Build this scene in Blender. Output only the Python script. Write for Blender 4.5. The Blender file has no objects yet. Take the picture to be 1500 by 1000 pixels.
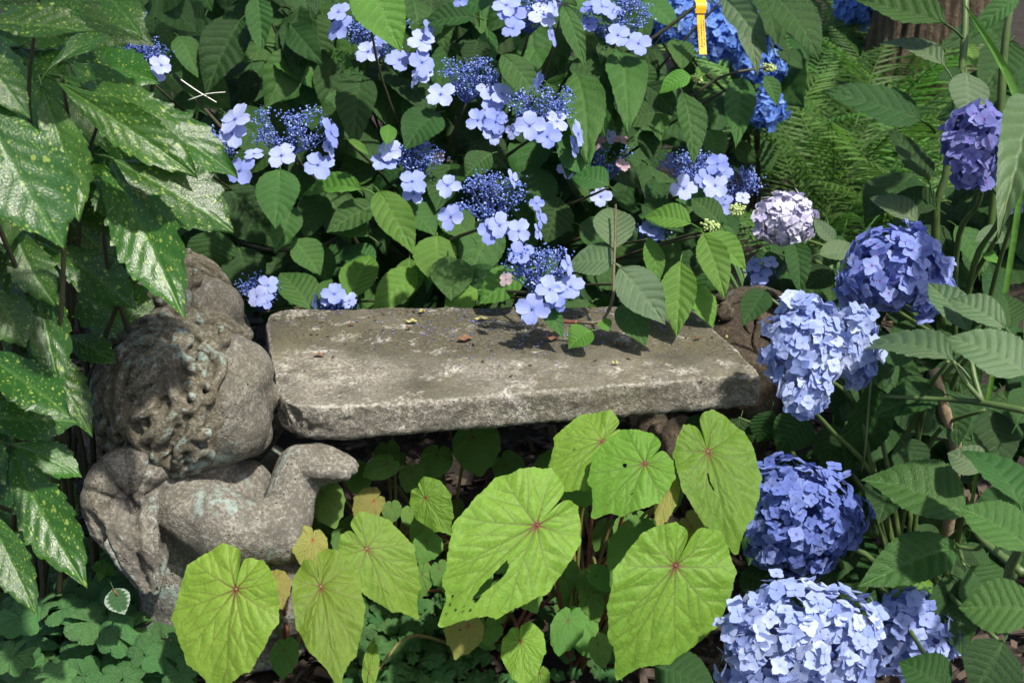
import bpy, math, random
import numpy as np
from mathutils import Vector, Matrix, noise as mnoise

R = math.radians
random.seed(7); rng = np.random.default_rng(7)
SC = bpy.context.scene
COL = SC.collection

# ------------------------------------------------------------------ camera
PITCH = R(23.5)
FPX = 2241.0                       # focal length in pixels of the 1500 px wide photograph
CAM = Vector((0.0, 0.0, 1.35))
FW = Vector((0, math.cos(PITCH), -math.sin(PITCH)))
RT = Vector((1, 0, 0))
UP = Vector((0, math.sin(PITCH), math.cos(PITCH)))
cd = bpy.data.cameras.new('camera'); cam = bpy.data.objects.new('camera', cd); COL.objects.link(cam)
cam.location = CAM; cam.rotation_euler = (math.pi/2 - PITCH, 0, 0)
cd.sensor_width = 23.5; cd.lens = 23.5*FPX/1500.0
cd.clip_start = 0.05; cd.clip_end = 400
cd.dof.use_dof = True; cd.dof.focus_distance = 2.2; cd.dof.aperture_fstop = 7.1
SC.camera = cam

# ------------------------------------------------------------------ sky, sun, exposure
SUN_EL, SUN_AZ = R(62), R(138)      # azimuth measured from +Y clockwise: behind the camera, a little left
SUN_DIR = Vector((math.sin(SUN_AZ)*math.cos(SUN_EL), math.cos(SUN_AZ)*math.cos(SUN_EL), math.sin(SUN_EL)))
w = bpy.data.worlds.new('World'); SC.world = w; w.use_nodes = True
nt = w.node_tree; bg = nt.nodes['Background']
sky = nt.nodes.new('ShaderNodeTexSky'); sky.sky_type = 'NISHITA'; sky.sun_disc = False
sky.sun_elevation = SUN_EL; sky.sun_rotation = SUN_AZ; sky.dust_density = 3.0; sky.ozone_density = 0.6
nt.links.new(sky.outputs[0], bg.inputs[0]); bg.inputs[1].default_value = 0.105
sl = bpy.data.lights.new('sun', 'SUN'); sl.energy = 3.9; sl.angle = R(2.0); sl.color = (1, .95, .86)
so = bpy.data.objects.new('sun', sl); COL.objects.link(so)
so.rotation_euler = (-SUN_DIR).to_track_quat('-Z', 'Y').to_euler(); so.location = SUN_DIR*20
SC.view_settings.view_transform = 'Standard'; SC.view_settings.look = 'None'
SC.view_settings.exposure = 0.85; SC.view_settings.gamma = 1.0
SC.render.engine = 'CYCLES'
SC.cycles.max_bounces = 6; SC.cycles.diffuse_bounces = 3; SC.cycles.glossy_bounces = 2
SC.cycles.transmission_bounces = 3; SC.cycles.sample_clamp_indirect = 6
SC.cycles.use_denoising = True

# ------------------------------------------------------------------ geometry helpers
def P(u, v, d):
    """world point seen at pixel (u, v) of the photograph at d metres along the view axis"""
    return CAM + (FW + RT*((u-750)/FPX) + UP*((500-v)/FPX))*d
def ray(u, v): return (FW + RT*((u-750)/FPX) + UP*((500-v)/FPX))

def flist(F):
    if not isinstance(F, list): return [F]
    return [np.array(F)] if np.ndim(F[0]) == 1 else F
def mesh(name, V, F, mat=None, attrs=None, smooth=True):
    me = bpy.data.meshes.new(name)
    V = np.asarray(V, dtype=np.float32).reshape(-1, 3)
    F = flist(F)
    F = [np.asarray(f, dtype=np.int32) for f in F if len(f)]
    nl = sum(f.size for f in F); nf = sum(len(f) for f in F)
    me.vertices.add(len(V)); me.vertices.foreach_set('co', V.ravel())
    me.loops.add(nl); me.loops.foreach_set('vertex_index', np.concatenate([f.ravel() for f in F]))
    me.polygons.add(nf)
    tot = np.concatenate([np.full(len(f), f.shape[1], np.int32) for f in F])
    st = np.concatenate([[0], np.cumsum(tot)[:-1]]).astype(np.int32)
    me.polygons.foreach_set('loop_start', st); me.polygons.foreach_set('loop_total', tot)
    me.polygons.foreach_set('use_smooth', np.full(nf, smooth))
    for k, a in (attrs or {}).items():
        a = np.asarray(a, dtype=np.float32)
        if a.ndim == 1:
            at = me.attributes.new(k, 'FLOAT', 'POINT'); at.data.foreach_set('value', a)
        else:
            at = me.attributes.new(k, 'FLOAT_VECTOR', 'POINT'); at.data.foreach_set('vector', a.ravel())
    me.update(); me.validate()
    if mat: me.materials.append(mat)
    return me

WM = {}                                  # world matrices of the objects by name
def place(name, data, M=None, parent=None, mat=None):
    o = bpy.data.objects.new(name, data); COL.objects.link(o)
    M = M or Matrix.Identity(4)
    WM[o.name] = M.copy()
    if parent is not None:
        o.parent = parent; o.matrix_parent_inverse = WM[parent.name].inverted()
    o.matrix_basis = M
    if mat is not None and data is not None:
        o.material_slots[0].link = 'OBJECT'; o.material_slots[0].material = mat
    return o
def thing(name, label, cat, loc, group=None):
    o = place(name, None, Matrix.Translation(Vector(loc)))
    o.empty_display_size = .05
    return tag(o, label, cat, group)
def tag(o, label=None, cat=None, group=None, kind=None):
    if label: o['label'] = label
    if cat: o['category'] = cat
    if group: o['group'] = group
    if kind: o['kind'] = kind
    return o
def copy_tree(o, M, parent=None):
    """a copy of a thing with copies of its parts; M moves the whole thing (world transform)"""
    c = o.copy(); COL.objects.link(c)
    W = M @ WM[o.name]; WM[c.name] = W
    if parent is not None:
        c.parent = parent; c.matrix_parent_inverse = WM[parent.name].inverted()
    c.matrix_basis = W
    for ch in list(o.children): copy_tree(ch, M, c)
    return c

class Bag:
    """collects geometry with attributes for ONE mesh"""
    def __init__(s): s.V = []; s.F = {}; s.A = {}; s.n = 0
    def add(s, V, F, A=None):
        V = np.asarray(V, dtype=np.float64).reshape(-1, 3)
        for f in flist(F):
            f = np.asarray(f)
            if len(f): s.F.setdefault(f.shape[1], []).append(f + s.n)
        s.V.append(V)
        for k, a in (A or {}).items(): s.A.setdefault(k, []).append(np.asarray(a))
        s.n += len(V)
    def mesh(s, name, mat, smooth=True):
        return mesh(name, np.concatenate(s.V), [np.concatenate(f) for f in s.F.values()], mat,
                    {k: np.concatenate(a) for k, a in s.A.items()}, smooth)
def xf(V, M):
    A = np.array(M); return V @ A[:3, :3].T + A[:3, 3]

def grid_faces(nu, nv, wrap=False):
    i, j = np.meshgrid(np.arange(nu-1), np.arange(nv if wrap else nv-1), indexing='ij')
    j2 = (j+1) % nv
    return np.stack([i*nv+j, i*nv+j2, (i+1)*nv+j2, (i+1)*nv+j], -1).reshape(-1, 4)

def spline(pts, n):
    p = np.array([list(q) for q in pts], float)
    if len(p) == 2: return p[0] + (p[1]-p[0])*np.linspace(0, 1, n)[:, None]
    q = np.vstack([2*p[0]-p[1], p, 2*p[-1]-p[-2]])
    t = np.linspace(0, len(p)-1-1e-6, n); k = t.astype(int); f = (t-k)[:, None]
    a, b, c, d = q[k], q[k+1], q[k+2], q[k+3]
    return .5*((2*b)+(c-a)*f+(2*a-5*b+4*c-d)*f**2+(3*b-a-3*c+d)*f**3)
def tube(pts, r0, r1, n=14, k=6, wob=0):
    c = spline(pts, n); t = np.gradient(c, axis=0); t /= np.linalg.norm(t, axis=1)[:, None]+1e-9
    ref = np.array([.31, .2, .93]); a = np.cross(t, ref); a /= np.linalg.norm(a, axis=1)[:, None]+1e-9
    b = np.cross(t, a); th = np.linspace(0, 2*np.pi, k, endpoint=False)
    r = np.linspace(r0, r1, n)
    if wob: r = r*(1+wob*np.sin(np.arange(n)*2.1+rng.random()*6))
    V = c[:, None, :] + r[:, None, None]*(np.cos(th)[None, :, None]*a[:, None, :]+np.sin(th)[None, :, None]*b[:, None, :])
    V = V.reshape(-1, 3); F = grid_faces(n, k, True)
    V = np.vstack([V, c[0], c[-1]]); m = n*k
    j = np.arange(k); cap0 = np.stack([(j+1) % k, j, np.full(k, m)], -1); cap1 = np.stack([(n-1)*k+j, (n-1)*k+(j+1) % k, np.full(k, m+1)], -1)
    return V, [F, np.vstack([cap0, cap1])]

def ico(sub=1):
    import bmesh
    bm = bmesh.new(); bmesh.ops.create_icosphere(bm, subdivisions=sub, radius=1)
    V = np.array([v.co[:] for v in bm.verts]); F = np.array([[v.index for v in f.verts] for f in bm.faces]); bm.free()
    return V, F
ICO1, ICO2, ICO3 = ico(1), ico(2), ico(3)

# ------------------------------------------------------------------ materials
class NT:
    def __init__(s, name):
        s.m = bpy.data.materials.new(name); s.m.use_nodes = True
        s.t = s.m.node_tree; s.b = s.t.nodes['Principled BSDF']; s.out = s.t.nodes['Material Output']
    def n(s, typ, **kw):
        nd = s.t.nodes.new('ShaderNode'+typ)
        for k, v in kw.items(): setattr(nd, k, v)
        return nd
    def l(s, a, b): s.t.links.new(a, b)
    def set(s, sock, v):
        if hasattr(v, 'is_output') or isinstance(v, bpy.types.NodeSocket): s.l(v, sock)
        else: sock.default_value = v
    def attr(s, name, vec=False):
        a = s.n('Attribute', attribute_name=name); return a.outputs['Vector' if vec else 'Fac']
    def math(s, op, a, b=0.0, c=0.0, clamp=False):
        m = s.n('Math', operation=op); m.use_clamp = clamp
        s.set(m.inputs[0], a); s.set(m.inputs[1], b); s.set(m.inputs[2], c); return m.outputs[0]
    def mix(s, f, a, b, blend='MIX'):
        m = s.n('Mix', data_type='RGBA', blend_type=blend)
        s.set(m.inputs[0], f)
        for i, v in ((6, a), (7, b)):
            s.set(m.inputs[i], v if not isinstance(v, tuple) else (*v, 1)[:4])
        return m.outputs[2]
    def noise(s, vec, scale, detail=4, rough=.55, dist=0, out=0):
        m = s.n('TexNoise'); s.l(vec, m.inputs['Vector']); m.inputs['Scale'].default_value = scale
        m.inputs['Detail'].default_value = detail; m.inputs['Roughness'].default_value = rough; m.inputs['Distortion'].default_value = dist
        return m.outputs[out]
    def ramp(s, f, lo, hi):
        m = s.n('MapRange'); s.set(m.inputs[0], f); m.inputs[1].default_value = lo; m.inputs[2].default_value = hi; return m.outputs[0]
    def co(s, k='Object'): return s.n('TexCoord').outputs[k]
    def bump(s, h, strength, dist, normal=None):
        b = s.n('Bump'); b.inputs['Strength'].default_value = strength; b.inputs['Distance'].default_value = dist
        s.l(h, b.inputs['Height'])
        if normal: s.l(normal, b.inputs['Normal'])
        return b.outputs[0]

def leaf_mat(name, c1, c2, vein, rough=.45, transl=.3, tcol=None, coat=0.0, spot=None, red=None, bump=.35, edge=None, damage=0, spec=.5, var=.35, cells=0):
    s = NT(name); co = s.attr('co', True)
    rnd = s.n('ObjectInfo').outputs['Random']; tone = s.attr('tone')
    r = s.math('FRACT', s.math('ADD', rnd, tone))
    shift = s.n('VectorMath', operation='ADD'); s.l(co, shift.inputs[0])
    comb = s.n('CombineXYZ'); s.l(s.math('MULTIPLY', r, 37.0), comb.inputs[2]); s.l(comb.outputs[0], shift.inputs[1]); cv = shift.outputs[0]
    n1 = s.noise(cv, 3.0, 3); n2 = s.noise(cv, 26.0, 3)
    f = s.math('ADD', s.math('MULTIPLY', n1, .7), s.math('MULTIPLY', r, .6)); f = s.ramp(f, .25, 1.0)
    col = s.mix(f, c1, c2)
    br = s.n('HueSaturation'); s.l(col, br.inputs['Color']); s.l(s.math('MULTIPLY_ADD', s.math('FRACT', s.math('MULTIPLY', r, 7.3)), var, 1-var/2), br.inputs['Value'])
    s.l(s.math('MULTIPLY_ADD', s.math('FRACT', s.math('MULTIPLY', r, 3.7)), .03, .485), br.inputs['Hue'])
    col = br.outputs[0]
    col = s.mix(s.math('MULTIPLY', s.ramp(n2, .35, .75), .25), col, tuple(x*.55 for x in c1))
    if spot:
        for sc, th, ths in ((16.0, .26, .72), (30.0, .30, .50), (55.0, .32, .45)):
            v = s.n('TexVoronoi'); s.l(cv, v.inputs['Vector']); v.inputs['Scale'].default_value = sc; v.inputs['Randomness'].default_value = 1
            sep = s.n('SeparateColor'); s.l(v.outputs['Color'], sep.inputs[0])
            rad = s.math('MULTIPLY', s.math('SUBTRACT', sep.outputs[0], ths, clamp=True), th/(1-ths)*1.3)
            dd = s.math('ADD', v.outputs['Distance'], s.math('MULTIPLY', s.math('SUBTRACT', n2, .5), .5))
            m = s.math('MULTIPLY', s.math('SUBTRACT', rad, dd), 14.0, clamp=True)
            col = s.mix(s.math('MULTIPLY', m, .85), col, spot)
    vf = s.attr('vein'); cb = None
    if cells:
        v = s.n('TexVoronoi'); v.feature = 'DISTANCE_TO_EDGE'; v.inputs['Scale'].default_value = cells
        wv = s.n('VectorMath', operation='ADD'); nz = s.noise(cv, cells*.6, 2, out=1); s.l(cv, wv.inputs[0])
        sc_ = s.n('VectorMath', operation='SCALE'); s.l(nz, sc_.inputs[0]); sc_.inputs[3].default_value = .5/cells; s.l(sc_.outputs[0], wv.inputs[1]); s.l(wv.outputs[0], v.inputs['Vector'])
        cb = s.ramp(v.outputs['Distance'], 0, .22)
        col = s.mix(s.math('MULTIPLY', s.math('SUBTRACT', 1.0, cb), .10), col, vein)
    col = s.mix(s.math('MULTIPLY', vf, .75, clamp=True), col, vein)
    if red:
        col = s.mix(s.math('MULTIPLY', s.attr('red'), .9, clamp=True), col, red)
    if edge:
        col = s.mix(s.math('MULTIPLY', s.attr('rim'), .8, clamp=True), col, edge)
    if damage:
        d = s.noise(cv, 5.0, 6, .7); m = s.ramp(d, .68, .73); m = s.math('MULTIPLY', m, damage, clamp=True)
        col = s.mix(m, col, (.13, .07, .035))
    s.l(col, s.b.inputs['Base Color']); s.b.inputs['Roughness'].default_value = rough
    s.b.inputs['Specular IOR Level'].default_value = spec
    s.b.inputs['Coat Weight'].default_value = coat; s.b.inputs['Coat Roughness'].default_value = .22
    hh = s.math('ADD', s.math('MULTIPLY', n2, .5), s.noise(cv, 70.0, 2))
    if cb is not None: hh = s.math('ADD', hh, s.math('MULTIPLY', cb, .5))
    nrm = s.bump(hh, bump, .004)
    s.l(nrm, s.b.inputs['Normal'])
    t = s.n('BsdfTranslucent'); s.l(s.mix(1.0, col, tcol or (1.6, 1.9, .8), 'MULTIPLY'), t.inputs[0]); s.l(nrm, t.inputs['Normal'])
    mx = s.n('MixShader'); mx.inputs[0].default_value = transl
    s.l(s.b.outputs[0], mx.inputs[1]); s.l(t.outputs[0], mx.inputs[2]); s.l(mx.outputs[0], s.out.inputs[0])
    return s.m

def petal_mat(name, deep, mid, pale, centre, blotch=None, blotch_amt=.5, transl=.3):
    s = NT(name); co = s.attr('co', True); tone = s.attr('tone'); rnd = s.n('ObjectInfo').outputs['Random']
    r = s.math('FRACT', s.math('ADD', tone, rnd))
    comb = s.n('CombineXYZ'); s.l(s.math('MULTIPLY', r, 51.0), comb.inputs[2])
    a = s.n('VectorMath', operation='ADD'); s.l(co, a.inputs[0]); s.l(comb.outputs[0], a.inputs[1])
    n1 = s.noise(a.outputs[0], 1.3, 3); n2 = s.noise(a.outputs[0], 8.0, 4)
    f = s.ramp(s.math('ADD', s.math('MULTIPLY', n1, .5), s.math('MULTIPLY', r, .6)), .2, .9)
    col = s.mix(s.ramp(f, 0, .5), deep, mid); col = s.mix(s.ramp(f, .5, 1), col, pale)
    if blotch: col = s.mix(s.math('MULTIPLY', s.ramp(n2, .52, .75), blotch_amt), col, blotch)
    col = s.mix(s.math('MULTIPLY', s.attr('vein'), .35, clamp=True), col, tuple(x*.6 for x in mid))
    col = s.mix(s.math('MULTIPLY', s.attr('red'), .9, clamp=True), col, centre)
    s.l(col, s.b.inputs['Base Color']); s.b.inputs['Roughness'].default_value = .6; s.b.inputs['Specular IOR Level'].default_value = .25
    nrm = s.bump(n2, .15, .003); s.l(nrm, s.b.inputs['Normal'])
    t = s.n('BsdfTranslucent'); s.l(col, t.inputs[0])
    mx = s.n('MixShader'); mx.inputs[0].default_value = transl
    s.l(s.b.outputs[0], mx.inputs[1]); s.l(t.outputs[0], mx.inputs[2]); s.l(mx.outputs[0], s.out.inputs[0])
    return s.m

def simple_mat(name, c1, c2, scale=20, rough=.7, bump=.4, dist=.004, attr=False, obj=True):
    s = NT(name); co = s.co('Object')
    n = s.noise(co, scale, 5); f = s.ramp(n, .3, .7)
    if attr: f = s.math('FRACT', s.math('ADD', s.math('MULTIPLY', f, .25), s.attr('tone')))
    s.l(s.mix(f, c1, c2), s.b.inputs['Base Color']); s.b.inputs['Roughness'].default_value = rough
    s.l(s.bump(s.noise(co, scale*2.3, 5), bump, dist), s.b.inputs['Normal'])
    return s.m

M_HYD_D = leaf_mat('hydrangea_leaf_dark', (.013, .042, .010), (.028, .075, .016), (.06, .12, .04), .5, .22, spec=.18, cells=30)  # leaf tones from dark to bright: leaf age, partly light put into the colour
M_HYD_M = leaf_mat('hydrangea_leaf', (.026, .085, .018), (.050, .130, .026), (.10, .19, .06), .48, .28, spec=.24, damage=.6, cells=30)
M_HYD_B = leaf_mat('hydrangea_leaf_young', (.065, .175, .022), (.105, .24, .032), (.17, .31, .08), .46, .34, spec=.28, damage=.6, cells=30)
M_HYD_P = leaf_mat('hydrangea_leaf_dull', (.050, .10, .042), (.085, .14, .06), (.16, .22, .10), .48, .2, damage=.8, spec=.4)
M_AUC = leaf_mat('aucuba_leaf', (.018, .068, .008), (.040, .118, .014), (.09, .19, .04), .34, .25, spot=(.25, .34, .06), coat=.0, bump=.2, spec=.55)
M_BEG = leaf_mat('begonia_leaf', (.105, .235, .026), (.165, .300, .038), (.075, .10, .022), .5, .35, (1.4, 1.5, .6), red=(.13, .012, .022), bump=.2, spec=.2, var=.3, cells=15)
M_BEG_Y = leaf_mat('begonia_leaf_yellowish', (.13, .245, .028), (.195, .310, .042), (.10, .10, .025), .5, .35, (1.4, 1.5, .6), red=(.13, .012, .022), bump=.2, spec=.2, var=.3, cells=15)
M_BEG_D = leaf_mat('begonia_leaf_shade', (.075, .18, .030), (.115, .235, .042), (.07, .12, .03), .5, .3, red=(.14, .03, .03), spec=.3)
M_BEG_R = leaf_mat('begonia_leaf_old', (.20, .23, .05), (.30, .27, .07), (.22, .10, .05), .55, .3, red=(.25, .03, .03), damage=.7, spec=.3)
M_GC = leaf_mat('groundcover_leaf', (.042, .125, .032), (.075, .185, .052), (.04, .10, .03), .45, .25, bump=.5, spec=.4, cells=16)
M_LAM = leaf_mat('lamium_leaf', (.03, .10, .03), (.05, .13, .04), (.06, .15, .05), .5, .2, edge=(.42, .50, .42), bump=.5)
M_FERN = leaf_mat('fern_frond', (.050, .130, .024), (.100, .205, .045), (.12, .2, .05), .5, .4, var=.8, spec=.3)
M_GRASS = leaf_mat('grass_blade', (.05, .14, .03), (.09, .20, .05), (.1, .2, .06), .45, .3)
M_CANOPY = leaf_mat('tree_leaf', (.03, .08, .02), (.05, .12, .03), (.1, .2, .06), .45, .25)
M_LACE = petal_mat('lacecap_sepal', (.20, .27, .68), (.31, .39, .78), (.48, .54, .84), (.12, .16, .5), (.42, .20, .52), .45)
M_LACE_O = petal_mat('lacecap_sepal_faded', (.36, .22, .30), (.46, .30, .36), (.42, .38, .40), (.3, .2, .2), (.30, .16, .12), .7)
M_MOP_PALE = petal_mat('mophead_pale', (.24, .32, .64), (.36, .44, .73), (.54, .61, .80), (.25, .3, .6))
M_MOP_VIOL = petal_mat('mophead_violet_blue', (.14, .19, .53), (.21, .275, .63), (.34, .41, .73), (.25, .12, .45))
M_MOP_DEEP = petal_mat('mophead_deep_blue', (.09, .14, .42), (.15, .215, .53), (.27, .34, .64), (.10, .1, .4), (.28, .20, .42), .3)
M_MOP_LILAC = petal_mat('mophead_lilac_white', (.45, .42, .70), (.62, .60, .78), (.76, .75, .78), (.5, .45, .6))
M_MOP_DIM = petal_mat('mophead_dusky', (.12, .14, .40), (.19, .21, .52), (.28, .31, .58), (.2, .1, .35), (.3, .2, .4), .5)
M_MOP_PALE_SHADE = petal_mat('mophead_pale_shaded', (.20, .27, .62), (.30, .38, .70), (.42, .50, .76), (.2, .2, .5))  # pale sepals of a head in shade, the shade mixed into the colour
M_MOP_BLUE = petal_mat('mophead_clear_blue', (.08, .19, .60), (.14, .28, .70), (.25, .40, .78), (.08, .1, .5))
def bead_mat():
    s = NT('fertile_flower'); t = s.attr('tone')
    c = s.mix(s.ramp(t, 0, .5), (.035, .05, .20), (.10, .17, .52)); c = s.mix(s.ramp(t, .6, 1), c, (.42, .50, .80))
    s.l(c, s.b.inputs['Base Color']); s.b.inputs['Roughness'].default_value = .6; return s.m
M_BEAD = bead_mat()
M_BUD = simple_mat('green_bud', (.25, .36, .10), (.45, .52, .22), 200, .7)
M_STEM = simple_mat('green_stem', (.045, .085, .022), (.085, .13, .035), 30, .5, .2)
M_STEM_D = simple_mat('dark_stem', (.025, .03, .012), (.05, .045, .02), 40, .6)
M_TWIG = simple_mat('brown_twig', (.06, .055, .025), (.12, .09, .045), 60, .6, .4)
M_WOOD = simple_mat('woody_stem', (.13, .09, .05), (.30, .23, .14), 45, .8, .6)
M_RED = simple_mat('red_stalk', (.11, .028, .022), (.17, .07, .04), 40, .5, .1)
M_BEGSTEM = simple_mat('begonia_stem', (.13, .15, .04), (.16, .11, .045), 30, .5, .1)
M_TAG = simple_mat('yellow_plastic', (.75, .42, .01), (.85, .52, .02), 15, .4, .05)
M_INK = simple_mat('black_ink', (.02, .02, .02), (.04, .035, .03), 15, .6, .05)
M_WHITE = simple_mat('white_stick', (.7, .68, .6), (.8, .8, .76), 60, .6, .2)
M_YLEAF = simple_mat('yellow_petal', (.32, .30, .10), (.42, .38, .16), 60, .6, .2)
M_BROWN = simple_mat('brown_leaf', (.13, .06, .03), (.24, .12, .06), 90, .8, .5)
M_CHIP = simple_mat('mulch_chip', (.014, .010, .007), (.085, .058, .042), 60, .85, .5, .003, attr=True)
M_BLUEBIT = simple_mat('blue_bit', (.08, .11, .40), (.22, .27, .62), 60, .7, .1, attr=True)

def soil_mat():
    s = NT('soil'); co = s.co('Object')
    n = s.noise(co, 14, 8, .65); f = s.noise(co, 120, 4)
    c = s.mix(s.ramp(n, .3, .7), (.009, .006, .004), (.035, .022, .014)); c = s.mix(s.math('MULTIPLY', s.ramp(f, .5, .7), .6), c, (.055, .034, .022))
    s.l(c, s.b.inputs['Base Color']); s.b.inputs['Roughness'].default_value = .95
    s.l(s.bump(s.math('ADD', f, s.math('MULTIPLY', n, 2.)), .9, .02), s.b.inputs['Normal']); return s.m
M_SOIL = soil_mat()

def stone_mat(name, dark, mid, light, moss, verd=0.0, mossy=0.5, scale=1.0, top_dark=False):
    s = NT(name); co = s.co('Object')
    big = s.noise(co, 5*scale, 4, .6); med = s.noise(co, 26*scale, 5, .65); fine = s.noise(co, 190*scale, 4, .7); vf = s.noise(co, 420*scale, 3, .6)
    c = s.mix(s.ramp(s.math('ADD', s.math('MULTIPLY', med, .6), s.math('MULTIPLY', fine, .4)), .36, .64), dark, mid)
    c = s.mix(s.math('MULTIPLY', s.ramp(s.math('ADD', s.math('MULTIPLY', fine, .6), s.math('MULTIPLY', med, .4)), .5, .66), .9), c, light)
    geo = s.n('NewGeometry')
    mm = s.ramp(s.math('ADD', s.math('MULTIPLY', big, .65), s.math('MULTIPLY', med, .35)), .42, .6)
    if top_dark:
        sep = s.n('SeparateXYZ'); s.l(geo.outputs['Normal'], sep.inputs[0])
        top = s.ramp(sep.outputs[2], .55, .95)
        att = s.attr('dark_area'); mm = s.math('MULTIPLY', s.ramp(s.math('ADD', att, s.math('ADD', s.math('MULTIPLY', s.math('SUBTRACT', med, .5), 1.8), s.math('MULTIPLY', s.math('SUBTRACT', fine, .5), 1.5))), .15, .95), top)
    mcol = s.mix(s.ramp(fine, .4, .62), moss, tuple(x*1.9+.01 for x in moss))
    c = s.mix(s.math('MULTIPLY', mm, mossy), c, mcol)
    if top_dark:
        lich = s.noise(co, 13, 6, .7, .6); c = s.mix(s.math('MULTIPLY', s.ramp(lich, .50, .62), .55), c, tuple(x*.75 for x in dark))
        lich2 = s.noise(co, 19, 6, .7, .4); c = s.mix(s.math('MULTIPLY', s.math('MULTIPLY', s.ramp(lich2, .55, .66), s.ramp(fine, .4, .55)), .7), c, (.60, .575, .52))
        ol = s.noise(co, 8, 4, .6); c = s.mix(s.math('MULTIPLY', s.ramp(ol, .5, .7), .35), c, (.14, .125, .06))
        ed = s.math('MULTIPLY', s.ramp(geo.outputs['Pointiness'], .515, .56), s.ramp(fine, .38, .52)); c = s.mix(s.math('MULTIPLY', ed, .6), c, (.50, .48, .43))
    # dark pits
    v = s.n('TexVoronoi'); s.l(co, v.inputs['Vector']); v.inputs['Scale'].default_value = 120*scale
    pit = s.math('MULTIPLY', s.ramp(v.outputs['Distance'], .22, .05), s.ramp(med, .45, .6))
    c = s.mix(s.math('MULTIPLY', pit, .8), c, (.028, .025, .02))
    v2 = s.n('TexVoronoi'); s.l(co, v2.inputs['Vector']); v2.inputs['Scale'].default_value = 300*scale; c = s.mix(s.math('MULTIPLY', s.ramp(v2.outputs['Distance'], .26, .12), .55), c, (.05, .046, .04))
    if verd:
        p = s.ramp(s.math('ADD', s.math('SUBTRACT', geo.outputs['Pointiness'], .5), s.math('MULTIPLY', s.math('SUBTRACT', s.noise(co, 9, 3), .56), .35)), .0, .02)
        p = s.math('MULTIPLY', p, s.ramp(s.noise(co, 60, 4, .7), .47, .60))
        c = s.mix(s.math('MULTIPLY', p, verd), c, (.30, .42, .38))
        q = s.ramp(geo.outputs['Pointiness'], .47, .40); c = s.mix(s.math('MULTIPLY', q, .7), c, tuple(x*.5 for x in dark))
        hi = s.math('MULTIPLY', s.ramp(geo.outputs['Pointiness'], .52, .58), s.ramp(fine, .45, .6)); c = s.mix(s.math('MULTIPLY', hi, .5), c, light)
    s.l(c, s.b.inputs['Base Color']); s.b.inputs['Roughness'].default_value = .88; s.b.inputs['Specular IOR Level'].default_value = .25
    h = s.math('ADD', s.math('MULTIPLY', fine, 1.0), s.math('MULTIPLY', med, 1.5)); h = s.math('SUBTRACT', h, s.math('MULTIPLY', pit, 1.2))
    h = s.math('ADD', h, s.math('MULTIPLY', vf, .5))
    s.l(s.bump(h, .7, .004), s.b.inputs['Normal'])
    return s.m
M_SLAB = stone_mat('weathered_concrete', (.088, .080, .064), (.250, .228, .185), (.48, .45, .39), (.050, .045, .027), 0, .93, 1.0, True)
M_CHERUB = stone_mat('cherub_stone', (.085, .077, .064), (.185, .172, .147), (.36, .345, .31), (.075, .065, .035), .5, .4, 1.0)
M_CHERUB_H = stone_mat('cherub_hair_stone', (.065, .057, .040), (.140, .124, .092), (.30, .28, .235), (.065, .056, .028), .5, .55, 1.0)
M_CHERUB_SHADE = stone_mat('cherub_stone_shaded', (.028, .021, .015), (.066, .050, .037), (.13, .10, .075), (.04, .032, .018), .15, .5, 1.0)  # darker brown copy of the cherub stone, with shade put into its colour
def bark_mat():
    s = NT('bark'); co = s.co('Object'); mp = s.n('Mapping'); s.l(co, mp.inputs[0]); mp.inputs['Scale'].default_value = (1, 1, .18)
    n = s.noise(mp.outputs[0], 30, 6, .65, .4); f = s.noise(co, 90, 4)
    c = s.mix(s.ramp(n, .38, .66), (.020, .014, .008), (.12, .085, .050)); c = s.mix(s.math('MULTIPLY', s.ramp(f, .5, .7), .4), c, (.15, .115, .075))
    s.l(c, s.b.inputs['Base Color']); s.b.inputs['Roughness'].default_value = .9
    s.l(s.bump(s.math('ADD', n, s.math('MULTIPLY', f, .3)), 1.0, .02), s.b.inputs['Normal']); return s.m
M_BARK = bark_mat()

# ------------------------------------------------------------------ leaf templates: V, F, A (co, vein, tone, red, rim)
def finish(V, F, vein, cox, extra=None):
    A = dict(co=cox, vein=vein, tone=np.zeros(len(V)), red=np.zeros(len(V)), rim=np.zeros(len(V)))
    A.update(extra or {})
    return dict(V=V, F=[F] if not isinstance(F, list) else F, A=A)
def add_petiole(t, length, r, sag=.5, red=0.0, aspect=1.0):
    pv, pf = tube([(0, .01, -.004), (0, -length*.5, -length*sag*.25-.01), (0, -length, -length*sag)], r, r*1.2, 7, 5)
    pv[:, 0] *= aspect
    n = len(t['V']); t['V'] = np.vstack([t['V'], pv]); t['F'] = t['F'] + [f+n for f in pf]
    m = len(pv)
    add = dict(co=np.zeros((m, 3)), vein=np.ones(m)*.9, tone=np.zeros(m), red=np.full(m, red), rim=np.zeros(m))
    for k in t['A']: t['A'][k] = np.concatenate([t['A'][k], add[k]])
    return t
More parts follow.
